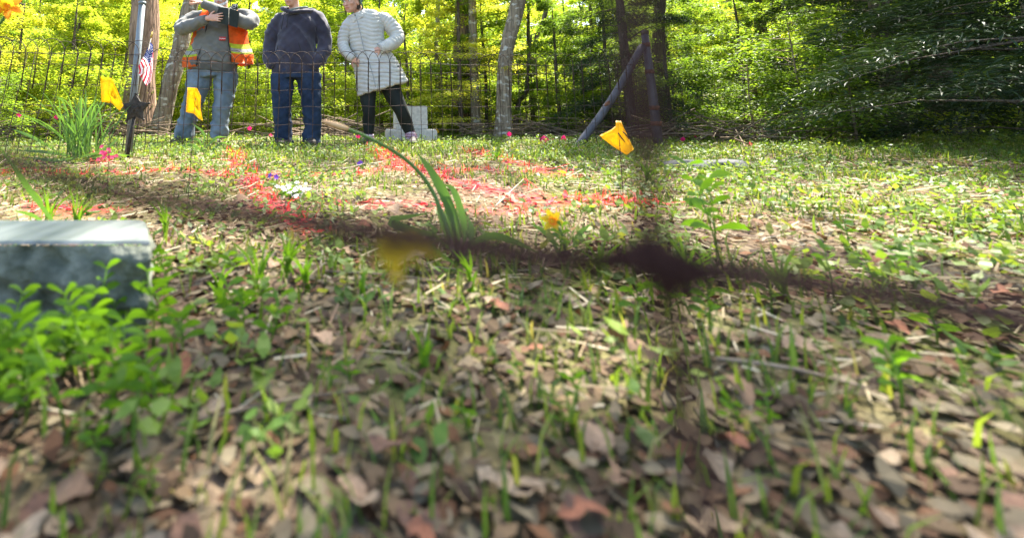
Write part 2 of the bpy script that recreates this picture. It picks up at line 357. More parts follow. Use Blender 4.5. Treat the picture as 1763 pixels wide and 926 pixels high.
# dry stems / straw
x, y = scatter(14000, .5, 6.5, 1.0); nn = len(x); z = gzs(x, y) + .004 + rs.rand(nn) * .012
ln = rs.uniform(.03, .12, nn) * (.3 + .25 * y); a = rs.rand(nn) * 6.28; e = rs.normal(0, .12, nn)
dx, dy, dz = np.cos(a) * ln, np.sin(a) * ln, e * ln; wv = rs.uniform(.0004, .0010, nn) * (.8 + .7 * y)
P = np.stack([x, y, z], 1); Q = P + np.stack([dx, dy, dz + .3 * ln * np.abs(e)], 1); Nn = np.stack([-np.sin(a) * wv, np.cos(a) * wv, wv * .7], 1)
V = np.stack([P - Nn, P + Nn, Q + Nn, Q - Nn], 1).reshape(-1, 3); F = (np.arange(nn)[:, None] * 4 + np.array([[0, 1, 2, 3]]))
col = np.array([[.42, .34, .20], [.30, .23, .13], [.52, .44, .29], [.20, .13, .08]])[rs.randint(0, 4, nn)] * rs.uniform(.7, 1.1, nn)[:, None]
pmk = pt(x, y) > rs.uniform(.25, 1.2, nn); col[pmk] = PINK[rs.randint(0, 4, pmk.sum())]
tag(obj('straw', npmesh('straw', V, F, np.repeat(col, 4, 0)), None, M['litter']), 'scattered dry straw stems lying over the leaf litter', 'straw', kind='stuff')
# grass blades
x, y = scatter(60000, .32, 8.5, .85)
g = fbm(x, y, 1.1, 4.) + .5 * fbm(x, y, 4., 8.)
want = np.where(y > 3.1, .45, np.where(y > 1.7, .16, .12)) + np.where((y < 1.2) & (x < .2), .18, 0) - np.where(y < .8, .14, 0) + np.where(x > 1.3, .1, 0)
k = g + want + rs.normal(0, .18, len(x)) > .16
x, y = x[k], y[k]; nn = len(x); z = gzs(x, y) - .005
h = rs.uniform(.02, .075, nn) * np.where(y > 3.2, 1.15, .8); a = rs.rand(nn) * 6.28; ln = rs.uniform(.1, .9, nn) * h
wv = rs.uniform(.0012, .003, nn) * (1 + .18 * y)
P = np.stack([x, y, z], 1); D = np.stack([np.cos(a), np.sin(a), 0 * a], 1); W = np.stack([-np.sin(a), np.cos(a), 0 * a], 1) * wv[:, None]
Mi = P + D * (ln * .35)[:, None] + np.array([0, 0, 1]) * (h * .62)[:, None]; T = P + D * ln[:, None] + np.array([0, 0, 1]) * h[:, None]
V = np.stack([P - W, P + W, Mi + W * .7, Mi - W * .7, T], 1).reshape(-1, 3)
i = (np.arange(nn) * 5)[:, None, None]; F = (np.array([[0, 1, 2], [0, 2, 3], [3, 2, 4]])[None] + i).reshape(-1, 3)
GC = np.array([[.07, .13, .02], [.11, .18, .025], [.14, .20, .03], [.19, .22, .045], [.22, .20, .08]])
col = GC[rs.choice(5, nn, p=[.28, .3, .22, .12, .08])] * rs.uniform(.7, 1.2, nn)[:, None]
pmk = pt(x, y) > rs.uniform(.25, 1.1, nn); col[pmk] = PINK[rs.randint(0, 4, pmk.sum())]
tag(obj('grass', npmesh('grass', V, F, np.repeat(col, 5, 0)), None, M['grass']), 'short patchy green grass growing through the dead leaves', 'grass', kind='stuff')
# ground cover plants (small oval leaves in rosettes)
x, y = scatter(12000, .45, 9.5, .7)
g = fbm(x, y, .9, 14.) + .4 * fbm(x, y, 3., 18.)
k = g + np.where(y > 3.1, .45, np.where(y > 1.6, .18, .10)) + np.where((y < 1.1) & (x < -.1), .3, 0) + rs.normal(0, .12, len(x)) > .12
x, y = x[k], y[k]; nn = len(x); K = 9
X = np.repeat(x, K) + rs.normal(0, .02, nn * K); Y = np.repeat(y, K) + rs.normal(0, .02, nn * K)
hh = np.repeat(rs.uniform(.015, .075, nn) * np.where(y > 3.4, 1.35, .75), K)
Z = np.repeat(gzs(x, y), K) + rs.rand(nn * K) * hh
V, F = leafcloud(np.stack([X, Y, Z], 1), rs.uniform(.012, .032, nn * K) * (1 + .05 * Y), rs.rand(nn * K) * 6.28, rs.normal(.25, .35, nn * K), rs.normal(0, .3, nn * K), .55, .12)
cc = np.repeat(GC[rs.choice(4, nn, p=[.25, .35, .3, .1])], K, 0) * rs.uniform(.8, 1.35, nn * K)[:, None]
tag(obj('ground_cover', npmesh('ground_cover', V, F, np.repeat(cc, 6, 0)), None, M['grass']), 'low leafy green ground cover spreading along the fence and front', 'ground cover', kind='stuff')
# bigger fallen leaves, picked apart one by one: pieces of the ground
def dead_leaf_mesh(sd, s=1.0):
    r_ = random.Random(sd); bm = bmesh.new(); rows = []
    for i in range(6):
        t = i / 5; wd = (.02 + math.sin(math.pi * min(1, t * .92 + .04)) ** .8 * .33) * ((.62 if (i % 2 and sd % 2) else 1.1) + .15 * r_.uniform(-1, 1))
        zz = .16 * math.sin(t * 3 + sd) * r_.uniform(.5, 1)
        rows.append([bm.verts.new((t, -wd, zz + .20 * wd * r_.uniform(-1, 3))), bm.verts.new((t, 0, zz)), bm.verts.new((t, wd, zz + .2 * wd * r_.uniform(-1, 3)))])
    for A, B in zip(rows, rows[1:]):
        for k in range(2): bm.faces.new((A[k], A[k + 1], B[k + 1], B[k]))
    me_ = b2m('dead_leaf', bm, True); return me_
DLM = []
for i, c in enumerate([(.42, .28, .17), (.30, .18, .10), (.44, .32, .20), (.24, .13, .08), (.40, .30, .19), (.36, .14, .07)]):
    mm = mat('dead leaf %d' % i, tuple(v * .38 for v in c), tuple(v * .68 for v in c), 5, rough=.8, bump=.4)
    for s_ in range(2):
        q = dead_leaf_mesh(i * 5 + s_); q.materials.append(mm); DLM.append(q)
spots = [(gp(685, 472), .078, .1), (gp(600, 455), .05, 2.3), (gp(350, 492), .05, .6), (gp(400, 352), .07, .5)]
r_ = random.Random(5)
while len(spots) < 250:
    yy = .36 + 3.2 * r_.random() ** 1.7; xx = r_.uniform(-.8, 1.5) * (yy + .1)
    if xx < -.2 and .62 < yy < .9: continue
    spots.append((Vector((xx, yy, 0)), r_.uniform(.016, .036) * (1 + .25 * yy), r_.uniform(0, 6.28)))
for i, (p, s_, a) in enumerate(spots):
    o = obj('dead_leaf', DLM[i % 12], ground); o.location = (p.x, p.y, gz(p.x, p.y) + .012); o.scale = (s_, s_, s_)
    o.rotation_euler = (r_.uniform(-.35, .35), r_.uniform(-.3, .3), a)

# ---------------------------------------------------------------- trees
rn_ = np.random.RandomState(21)
def leafset(P, D, size, wid=.62, tiltv=.35, up=None):
    """rhombic folded leaves: P points, D outward dirs"""
    n_ = len(P); D = D + rn_.normal(0, .45, (n_, 3)) * np.array([1, 1, .5]); D[:, 2] -= .15
    D /= np.linalg.norm(D, axis=1)[:, None] + 1e-9
    U = np.array([0, 0, 1.]) + rn_.normal(0, tiltv, (n_, 3)); Sd = np.cross(D, U); Sd /= np.linalg.norm(Sd, axis=1)[:, None] + 1e-9
    Nn = np.cross(Sd, D); s = size[:, None]
    A = P; B = P + D * s * .45 + Sd * s * wid * .5 + Nn * s * .08; Cc = P + D * s; E = P + D * s * .45 - Sd * s * wid * .5 + Nn * s * .08
    V = np.stack([A, B, Cc, E], 1).reshape(-1, 3)
    i = (np.arange(n_) * 4)[:, None, None]; F = (np.array([[0, 1, 2], [0, 2, 3]])[None] + i).reshape(-1, 3)
    return V, F
def spray_crown(H, z0, Rr, nb, per, leaf, sd, droop=.15, wid=.62, taper=.6, flat=.05):
    r = np.random.RandomState(sd); Ps = []; Ds = []; br = []
    for b in range(nb):
        u = (b + r.rand()) / nb; zz = z0 + (H - z0) * u; a = r.rand() * 6.283; Lb = Rr * (1 - taper * u ** 1.5) * r.uniform(.55, 1.1)
        rise = r.uniform(-.05, .35) * Lb
        d = np.array([math.cos(a), math.sin(a), 0]); s = np.array([-math.sin(a), math.cos(a), 0])
        t = r.uniform(.15, 1, per) ** .8; off = r.uniform(-1, 1, per) * (1.08 - t) * .55 * Lb
        # leaves gather in twig lines
        tw = np.round(t * 7) / 7 + r.normal(0, .035, per); t2 = np.clip(tw + np.abs(off) / Lb * .5, .05, 1.15)
        P = d * (t2 * Lb)[:, None] + s * off[:, None]
        P[:, 2] = zz + rise * t2 - droop * Lb * t2 ** 2 + r.normal(0, flat, per)
        Ps.append(P); Ds.append(d * .6 + s * np.sign(off)[:, None] * .7)
        br.append((zz, d, Lb, rise, droop))
    P = np.concatenate(Ps); D = np.concatenate(Ds)
    V, F = leafset(P, D, r.uniform(.6, 1.15, len(P)) * leaf, wid)
    return V, F, br
def trunk_bm(pts, rad, br=None, n=14, rough=.06, root=0):
    bm = bmesh.new(); P = smooth_path(pts, 8); m_ = len(P)
    rr = []
    for i in range(m_):
        t = i / (m_ - 1) * (len(rad) - 1); k = min(int(t), len(rad) - 2); rr.append(lerp(rad[k], rad[k + 1], t - k))
    if root:
        for i in range(min(6, m_)): rr[i] *= 1 + root * (1 - i / 6) ** 2
    rings = tube(bm, P, rr, n, True)
    for i, ring in enumerate(rings):
        for v in ring:
            c = P[i]; q = v.co - c; k = 1 + rough * noise.noise(Vector((v.co.x * 9, v.co.y * 9, v.co.z * 1.5))) * 2 + (rough * noise.noise(v.co * 14))
            v.co = c + q * k
    if br:
        for zz, d, Lb, rise, dr in br:
            pts_ = []
            for t in (0, .3, .6, .95):
                pts_.append(Vector((d[0] * t * Lb, d[1] * t * Lb, zz - .08 * Lb * (1 - t) + rise * t - dr * Lb * t * t)) + P[min(m_ - 1, int(zz / max(P[-1].z, .1) * m_))] * Vector((1, 1, 0)).length * 0)
            tube(bm, pts_, [.006 * Lb + .003, .004 * Lb + .002, .003 * Lb, .001], 4, False)
    return bm
# young understorey trees: five kinds, shared meshes
YK = []
for k, (H, z0, Rr, nb, per, leaf, mt) in enumerate([(3.6, .2, 1.5, 34, 460, .066, 'leaf_spring'), (5.2, .4, 2.0, 40, 470, .074, 'leaf_spring'), (2.6, .08, 1.35, 30, 420, .060, 'leaf_gold'),
                                                    (4.4, .2, 1.8, 36, 460, .068, 'leaf_green'), (7.2, .6, 2.5, 50, 480, .085, 'leaf_gold')]):
    V, F, br = spray_crown(H, z0, Rr, nb, per, leaf, 40 + k)
    cm = npmesh('crown', V, F); cm.materials.append(M[mt])
    tb = trunk_bm([(0, 0, -.2), (.03, .02, H * .4), (-.04, 0, H * .75), (.02, .02, H * .98)], [.014 * H, .010 * H, .007 * H, .004], br, 8)
    tm = b2m('trunk', tb); tm.materials.append(M['bark_dark']); YK.append((cm, tm))
YL = ['slender lime green young tree in the woods', 'taller lime green young tree in the woods',
      'low bushy golden sapling in the woods', 'deeper green young tree in the woods', 'tall golden green tree in the woods']
rt = random.Random(3)
def young(k, x, y, sc=1.0):
    p_ = 600 + 800 * x / y; side = 'behind the left fence' if p_ < 300 else ('behind the three people' if p_ < 740 else ('behind the right fence' if p_ < 1120 else 'beyond the corner post'))
    dep = 'at the wood edge' if y < 10 else ('deeper in the woods' if y < 16 else 'far back in the woods')
    t = thing('young_tree', YL[k].replace(' in the woods', '') + ', ' + dep + ' ' + side, 'tree', (x, y, gz(x, y)), rt.uniform(0, 6.28), 'young trees in the woods: ' + YL[k].replace(' in the woods', '') + ', ' + dep + ' ' + side)
    t.scale = (sc, sc, sc * rt.uniform(.9, 1.1))
    obj('trunk', YK[k][1], t); obj('crown', YK[k][0], t)
HS = [3.6, 5.2, 2.6, 4.4, 7.2]
pl = []
def free(x, y, d):
    return all((x - a) ** 2 + (y - b) ** 2 > d * d for a, b in pl)
cnt = 0
for (y0, y1, num, dm) in [(8.0, 10, 32, .95), (10, 14, 40, 1.3), (14, 20, 44, 1.7), (20, 30, 56, 2.1)]:
    tries = 0; c = 0
    while c < num and tries < 4000:
        tries += 1; y = rt.uniform(y0, y1); x = rt.uniform(-.95 * y - 1, 1.5 * y + 1)
        if not free(x, y, dm): continue
        if y < 8.6 and -1.2 < x < 1.0: continue
        px = 600 + x / y * 800
        pl.append((x, y)); c += 1
        k = rt.choice([0, 2, 3, 0] if y < 10 else ([0, 1, 2, 3, 1] if y < 14 else [1, 4, 4, 3, 1]))
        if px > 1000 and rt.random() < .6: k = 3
        if px < 500 and k == 3 and rt.random() < .5: k = 0
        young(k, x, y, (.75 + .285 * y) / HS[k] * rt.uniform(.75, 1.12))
for px, Y, k, sc in [(792, 7.3, 4, .42), (700, 7.9, 0, .7), (960, 7.4, 3, .55), (1150, 6.3, 3, .5), (30, 6.6, 2, .8), (120, 7.2, 0, .7), (835, 8.0, 3, .6)]:
    g_ = onG(px, Y); young(k, g_.x, g_.y, sc)
# far wood
V_, F_, off = [], [], 0
for i in range(110):
    y = rt.uniform(30, 56); x = rt.uniform(-1.0 * y, 1.6 * y); V, F, br = spray_crown(rt.uniform(9, 14), .5, rt.uniform(3, 4.5), 16, 200, .34, 900 + i)
    V = V + np.array([x, y, gz(x, y)]); V_.append(V); F_.append(F + off); off += len(V)
tag(obj('far_wood', npmesh('far_wood', np.concatenate(V_), np.concatenate(F_)), None, M['leaf_gold']), 'hazy mass of yellow green spring woodland far beyond the fence', 'woodland', kind='stuff')

# tall trees
def tall(pts, rad, mt, label, name='tree', crown=None, group=None, root=.35, n=20, branches=()):
    b0 = Vector(pts[0]); t = thing(name, label, 'tree', b0, 0, group)
    P = [Vector(p) - b0 for p in pts]; P[0].z -= .15
    tm = b2m('trunk', trunk_bm(P, rad, None, n, .07, root)); obj('trunk', tm, t, M[mt])
    for bp_, br_ in branches:
        bm = bmesh.new(); tube(bm, smooth_path([Vector(p) - b0 for p in bp_], 5), [lerp(br_, br_ * .25, i / (5 * (len(bp_) - 1))) for i in range(5 * (len(bp_) - 1) + 1)], 7)
        obj('branch', b2m('branch', bm), t, M[mt])
    if crown: o = obj('crown', crown, t); o.location = P[-1] - Vector((0, 0, 3.4)); 
    return t
V, F, br = spray_crown(5, .5, 3.0, 26, 70, .12, 77, .1); HIGH = npmesh('crown', V, F); HIGH.materials.append(M['leaf_spring'])
def up(px, py, Y): return at(px, py, Y)
Y = 7.0; tall([onG(240, Y), at(244, 120, Y), at(250, 0, Y), at(256, -250, Y), at(262, -520, Y)], [.25, .205, .195, .17, .12], 'bark_red', 'thick upright trunk with ridged reddish brown bark behind the flag post')
Y = 6.9; tall([onG(272, Y), at(292, 150, Y), at(330, 0, Y), at(392, -260, Y), at(430, -520, Y)], [.13, .125, .115, .10, .06], 'bark_grey', 'leaning trunk with pale lichen blotches beside the man in orange')
Y = 8.4; tall([onG(793, Y), at(795, 120, Y), at(797, 0, Y), at(798, -260, Y), at(800, -480, Y)], [.19, .155, .145, .13, .1], 'bark_red', 'brown ridged trunk half hidden by leaves right of the white gravestone')
Y = 7.4; tall([onG(817, Y), at(816, 120, Y), at(813, 0, Y), at(811, -220, Y), at(808, -420, Y)], [.075, .07, .06, .05, .03], 'bark_grey', 'thin grey trunk close beside the broader brown trunk')
Y = 6.6; tall([onG(862, Y), at(868, 170, Y), at(872, 90, Y), at(893, 0, Y), at(925, -180, Y), at(930, -400, Y)], [.125, .105, .10, .10, .08, .04], 'bark_grey', 'curved grey trunk flecked with lichen, tallest tree right of the gravestone', crown=HIGH, root=.5,
    branches=[([at(893, 12, Y), at(880, -8, Y), at(872, -60, Y - .4)], .03)])
Y = 8.8; tall([onG(756, Y), at(755, 170, Y), at(752, 100, Y), at(754, 0, Y), at(750, -150, Y)], [.055, .05, .045, .04, .02], 'bark_grey', 'slim pale trunk standing behind the small yellow flag', crown=None)
Y = 6.9; tall([onG(1136, Y), at(1134, 120, Y), at(1133, 60, Y), at(1140, -60, Y), at(1142, -350, Y)], [.085, .078, .075, .07, .04], 'bark_dark', 'dark straight trunk directly behind the leaning metal pipe corner post', crown=HIGH)
Y = 9.5; tall([onG(1206, Y), at(1196, 160, Y), at(1180, 60, Y), at(1175, -80, Y), at(1170, -250, Y)], [.07, .065, .055, .05, .03], 'bark_grey', 'thin leaning grey trunk near the right side of the photo')
Y = 11; tall([onG(915, Y), at(918, 120, Y), at(925, 60, Y), at(942, 0, Y), at(945, -200, Y)], [.07, .06, .055, .05, .03], 'bark_dark', 'thin dark crooked trunk behind the curved lichen flecked tree')
Y = 7.6; tall([onG(878, Y), at(892, 180, Y), at(905, 160, Y), at(910, 110, Y), at(915, 60, Y)], [.045, .04, .035, .02, .012], 'bark_dark', 'short thin slanting stem behind the base of the curved trunk')
for px, Y, r0, ln_ in [(135, 13, .12, -.3), (18, 11, .07, .1), (560, 20, .16, 0), (700, 19, .14, 0), (1020, 16, .13, .2),
                       (1260, 12, .16, .1), (1330, 10, .12, -.2), (1420, 13, .2, .1), (1500, 9.5, .13, .1), (1590, 12, .18, -.1), (1690, 10, .15, .1), (1740, 14, .2, 0), (90, 20, .18, .2)]:
    b0 = onG(px, Y)
    tall([b0, b0 + Vector((ln_ * .4, 0, 2)), b0 + Vector((ln_, 0, 4)), b0 + Vector((ln_ * 1.2, 0, 7)), b0 + Vector((ln_ * 1.3, .2, 9.5))], [r0, r0 * .9, r0 * .85, r0 * .7, r0 * .4], 'bark_dark' if r0 < .14 else 'bark_red',
         'straight woodland trunk standing among the young leafy trees', crown=HIGH if Y > 18 else None, group='background trunks deeper in the woods', n=12)
# hemlocks
V, F, br = spray_crown(9.5, .15, 2.3, 100, 700, .095, 55, .32, .22, .8, .04)
HM = npmesh('crown', V, F); HM.materials.append(M['needle'])
HT = b2m('trunk', trunk_bm([(0, 0, -.2), (.05, 0, 3), (0, 0, 6), (0, 0, 9.4)], [.15, .12, .08, .01], br, 10)); HT.materials.append(M['bark_dark'])
def hemlock(x, y, sc, label, group=None):
    t = thing('hemlock_tree', label, 'tree', (x, y, gz(x, y)), rt.uniform(0, 6), group); t.scale = sc if isinstance(sc, tuple) else (sc,) * 3
    obj('trunk', HT, t); obj('crown', HM, t)
hemlock(3.80, 6.3, (.44, .44, .62), 'dark evergreen hemlock standing behind the metal corner post')
hemlock(9.6, 15.5, .9, 'tall dark hemlock rising deeper behind the corner post')
for (x, y, s_) in [(4.9, 2.7, .75), (6.4, 4.2, .95), (7.2, 6.2, .8), (9.4, 7.4, 1), (8.2, 3.0, 1.0), (11.5, 9.5, 1.1), (13.5, 7, 1.1), (6.2, 1.2, .9)]:
    hemlock(x, y, s_, 'dark drooping hemlock in the shady stand on the right', 'hemlocks in the shady stand on the right')
V, F, br = spray_crown(11.5, 7.2, 3.2, 36, 300, .15, 88, .1); SHADE_CROWN = npmesh('crown', V, F); SHADE_CROWN.materials.append(M['leaf_green'])  # added unseen tree, its dense crown only there to shade the foreground
t = thing('tree', 'tall leaning broad leafed tree added out of view to shade the near ground', 'tree', (5.7, 2.9, 0))
obj('trunk', b2m('trunk', trunk_bm([(0, 0, -.2), (-.6, 0, 4), (-1.5, .1, 8), (-2.1, .2, 11.3)], [.22, .17, .12, .03], None, 16)), t, M['bark_dark']); oc_ = obj('crown', SHADE_CROWN, t); oc_.location = (-2.1, .2, 0)
# shrubs at the wood edge
V, F, br = spray_crown(1.15, .02, .75, 26, 150, .045, 66, .12, .6, .5, .05); SH = npmesh('leaf_mass', V, F); SH.materials.append(M['leaf_spring'])
SH2 = SH.copy(); SH2.materials.clear(); SH2.materials.append(M['leaf_green'])
sm = b2m('stem', trunk_bm([(0, 0, -.1), (.02, 0, .5), (0, 0, 1.1)], [.014, .01, .004], br, 6)); sm.materials.append(M['twig'])
shp = [(30, 6.3), (95, 6.6), (150, 6.2), (205, 6.8), (60, 7.4), (180, 7.5), (440, 7.6), (500, 7.2), (560, 7.8), (600, 8.4), (770, 8.9), (905, 7.6), (960, 7.2), (1010, 7.5), (1060, 7.0), (1090, 7.4), (1170, 6.6), (1230, 6.9), (300, 8.6), (350, 8.4), (400, 8.2), (650, 8.9), (710, 9.0), (1290, 5.8), (1370, 5.4), (1460, 5.0), (840, 8.9), (0, 5.2)]
for i, (px, Y) in enumerate(shp):
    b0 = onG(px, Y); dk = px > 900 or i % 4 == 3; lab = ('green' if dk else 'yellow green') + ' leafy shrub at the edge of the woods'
    t = thing('shrub', lab, 'shrub', b0, rt.uniform(0, 6), ('green' if dk else 'yellow green') + ' shrubs along the wood edge'); s_ = rt.uniform(.75, 1.2); t.scale = (s_, s_, s_ * rt.uniform(.8, 1.1))
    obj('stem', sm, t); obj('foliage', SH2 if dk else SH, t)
# brush piles
def brush(px, Y, wd, hgt, num, label):
    b0 = onG(px, Y); bm = bmesh.new(); r = random.Random(int(px))
    for i in range(num):
        c = Vector((r.gauss(0, wd / 2.4), r.gauss(0, .25), abs(r.gauss(0, hgt / 2)) + .02)); a = r.gauss(0, .5) + (math.pi if r.random() < .5 else 0); ln2 = r.uniform(.2, .7)
        d = Vector((math.cos(a), r.gauss(0, .5), r.gauss(0, .22))) * ln2
        tube(bm, [c - d, c + Vector((0, 0, r.gauss(0, .03))), c + d], [.009, .007, .003], 4, False)
    o = obj('brush_pile', b2m('brush_pile', bm), None, M['twig']); o.location = b0; tag(o, label, 'brush pile')
brush(110, 6.4, 1.6, .3, 170, 'pile of dead branches behind the wire fence on the left')
brush(560, 6.9, 1.0, .22, 90, 'low heap of dead twigs between the blue jeans and the leggings')
brush(960, 6.9, 1.6, .2, 120, 'dead branches lying beyond the fence behind the diagonal brace')
brush(1240, 5.6, 1.4, .2, 80, 'heap of fallen branches under the dark trees to the right')

# ---------------------------------------------------------------- wire fence
def wire_mesh(H, r, sd, lean=0):
    rr = random.Random(sd); bm = bmesh.new(); P = []
    for i in range(6): z_ = H * i / 5; P.append((lean * z_ + rr.gauss(0, .003), rr.gauss(0, .003), z_))
    tube(bm, P, r, 6); return b2m('upright_wire', bm)
def fence(name, label, pts, Hs, pitch, lean=0):
    """pts: ground points; hairpin-topped woven wire"""
    root = thing(name, label, 'fence', pts[0])
    seg = [0]
    for a, b in zip(pts, pts[1:]): seg.append(seg[-1] + (b - a).length)
    def P(s):
        s = min(max(s, 0), seg[-1])
        for i in range(len(pts) - 1):
            if s <= seg[i + 1] + 1e-9:
                t = (s - seg[i]) / (seg[i + 1] - seg[i]); p = pts[i].lerp(pts[i + 1], t); h = lerp(Hs[i], Hs[i + 1], t); d = (pts[i + 1] - pts[i]).normalized(); return p - pts[0], h, d
    vm = [wire_mesh(1, .0028, k) for k in range(4)]
    bm = bmesh.new(); Q = [(-pitch, 0, -.27)] + [(-pitch, 0, 0)]
    for k in range(1, 12):
        a = math.pi - math.pi * k / 12; Q.append((pitch * math.cos(a), 0, .1 * math.sin(a)))
    Q += [(pitch, 0, 0), (pitch, 0, -.27)]; Q = [Vector(q) + Vector((0, -.005, 0)) for q in Q]
    tube(bm, Q, .0027, 6); am = b2m('arch_wire', bm)
    for q in vm + [am]: q.materials.append(M['rust'])
    nW = int(seg[-1] / pitch); rr = random.Random(2)
    ang = lean
    for i in range(nW + 1):
        p, h, d = P(i * pitch); top = h - .1; g = gz(p.x + pts[0].x, p.y + pts[0].y) - .04 - pts[0].z
        o = obj('upright_wire', vm[i % 4], root); o.location = (p.x, p.y, g); o.scale = (1, 1, top - g)
        az = math.atan2(d.y, d.x); o.rotation_euler = (0, lean + rr.gauss(0, .008), az); o.location.x -= 0
        if i < nW:
            p2, h2, d2 = P((i + .5) * pitch)
            o = obj('arch_wire', am, root); k = top - g; wob = rr.gauss(0, .004)
            o.location = (p.x + math.sin(lean) * k * d.x, p.y + math.sin(lean) * k * d.y, g + k * math.cos(lean) + wob); o.rotation_euler = (0, lean * .6 + rr.gauss(0, .02), az)
            o.scale = (rr.uniform(.96, 1.04), 1, rr.uniform(.93, 1.07))
    for f in (.99, .885, .69, .5, .3, .12):
        bm = bmesh.new(); Q = []
        ns = int(seg[-1] / .12)
        for j in range(ns + 1):
            p, h, d = P(seg[-1] * j / ns); k = (h - .1) * f
            Q.append(Vector((p.x + math.sin(lean) * k * d.x, p.y + math.sin(lean) * k * d.y - .004, k * math.cos(lean) + .006 * math.sin(j * 1.7 + f * 30) + .004 * noise.noise(Vector((j * .3, f * 9, 0))))))
        tube(bm, Q, .0019, 6); obj('line_wire', b2m('line_wire', bm), root, M['rust'])
        if f > .95:
            bm = bmesh.new(); tube(bm, [q + Vector((0, .006, .007 * math.sin(q.x * 60))) for q in Q], .0017, 6); obj('line_wire', b2m('line_wire', bm), root, M['rust'])
    return root
fence('wire_fence', 'leaning rusty woven wire fence with looped top left of the flag post', [onG(-180, 3.35), onG(60, 3.45), onG(240, 3.75)], [.9, .89, .93], .086, .10)
fence('wire_fence', 'rusty woven wire fence with looped top in front of the three people', [onG(256, 3.95), onG(430, 4.15), onG(660, 4.2), onG(850, 4.45), onG(1106, 4.75)], [.89, .88, .90, .90, .95], .100, 0)
# flag post
b0 = onG(229, 3.78); t = thing('fence_post', 'grey painted round steel post with a small domed cap beside the little flag', 'post', b0)
top = at(245, 6, 3.78) - b0
bm = bmesh.new(); tube(bm, [(0, 0, -.1), (top.x * .5, 0, top.z * .5), (top.x, 0, top.z)], [.029, .027, .026], 16); obj('pole', b2m('pole', bm), t, M['steel_paint'])
bm = bmesh.new(); tube(bm, [top + Vector((0, 0, -.012)), top + Vector((0, 0, .012))], .030, 16); obj('collar', b2m('collar', bm), t, M['steel_paint'])
bm = bmesh.new(); ball(bm, top + Vector((0, 0, .03)), (.021, .021, .023)); obj('cap', b2m('cap', bm), t, M['steel_paint'])
# corner post with brace
Y = 4.85; b0 = onG(1124, Y); t = thing('corner_post', 'weathered metal corner post with rusty bands and a long diagonal brace', 'post', b0)
tp = at(1110, 58, Y) - b0
bm = bmesh.new(); rings = tube(bm, [(0, 0, -.1), (tp.x * .3, 0, tp.z * .3), (tp.x * .62, 0, tp.z * .6), tuple(tp)], [.046, .045, .040, .034], 16); obj('pole', b2m('pole', bm), t, M['steel_purple'])
bm = bmesh.new(); tube(bm, [tp - Vector((0, 0, .01)), tp + Vector((0, 0, .025)), tp + Vector((0, 0, .035))], [.037, .037, .025], 16); obj('cap', b2m('cap', bm), t, M['bark_dark'])
for py in (78, 124, 186, 213):
    f = (at(1117, py, Y) - b0).z / tp.z; c = Vector((tp.x * f, 0, tp.z * f)); bm = bmesh.new(); rr_ = lerp(.046, .034, f) + .006
    tube(bm, [c - Vector((0, 0, .022)), c + Vector((0, 0, .022))], rr_, 16); ball(bm, c + Vector((-.01, -rr_, 0)), .010, 8); obj('band', b2m('band', bm), t, M['rust_band'])
bs = onG(978, 4.7) - b0 + Vector((0, 0, -.05)); be = at(1104, 80, Y) - b0 + Vector((0, -.02, 0)); mid = (bs + be) / 2 + Vector((.02, 0, -.03))
bm = bmesh.new(); tube(bm, smooth_path([bs, mid, be], 8), [.036] * 17, 14); br_ = obj('brace', b2m('brace', bm), t, M['steel_purple'])
for f in (.45, .8):
    c = bs.lerp(be, f) + Vector((.012, -.02, -.02)); bm = bmesh.new(); ball(bm, c, (.028, .016, .05), 10, Matrix.Rotation(R(38), 3, 'Y')); obj('rust_patch', b2m('rust_patch', bm), br_, M['rust_band'])

# star grave marker and its small flag
Y = 3.45; b0 = onG(226, Y); t = thing('star_marker', 'dark bronze star shaped grave marker on a stake holding a small flag', 'grave marker', b0)
c = at(233, 187, Y) - b0
def star(bm, c, ro, ri, th, ang=0, n=5):
    f_, k_ = [], []
    for i in range(2 * n):
        a = math.pi / 2 + ang + i * math.pi / n; r = ro if i % 2 == 0 else ri
        f_.append(bm.verts.new(c + Vector((r * math.cos(a), -th * .4, r * math.sin(a))))); k_.append(bm.verts.new(c + Vector((r * math.cos(a), th, r * math.sin(a)))))
    cf = bm.verts.new(c + Vector((0, -th, 0))); ck = bm.verts.new(c + Vector((0, th, 0)))
    for i in range(2 * n):
        j = (i + 1) % (2 * n); bm.faces.new((cf, f_[j], f_[i])); bm.faces.new((ck, k_[i], k_[j])); bm.faces.new((f_[i], f_[j], k_[j], k_[i]))
bm = bmesh.new(); star(bm, c, .108, .060, .014, .05)
for i in range(5):
    a = math.pi / 2 + .05 + i * 2 * math.pi / 5; ball(bm, c + Vector((.106 * math.cos(a), 0, .106 * math.sin(a))), .010, 8)
obj('star', b2m('star', bm, False), t, M['bronze'])
bm = bmesh.new(); P = [c + Vector((.034 * math.cos(a * .3), -.009, .034 * math.sin(a * .3))) for a in range(22)]; tube(bm, P, .004, 6); obj('wreath', b2m('wreath', bm), t, M['bronze'])
bm = bmesh.new(); star(bm, c + Vector((0, -.012, 0)), .03, .013, .005, .05); obj('emblem', b2m('emblem', bm, False), t, M['bronze'])
bm = bmesh.new(); tube(bm, [(0, 0, -.1), (c.x * .5, 0, c.z * .45), (c.x * .9, .012, c.z - .03)], [.013, .013, .012], 10); obj('stake', b2m('stake', bm), t, M['bronze'])
bm = bmesh.new(); tube(bm, [c + Vector((0, .016, .03)), c + Vector((.004, .016, .105))], .008, 10); obj('flag_socket', b2m('flag_socket', bm), t, M['bronze'])
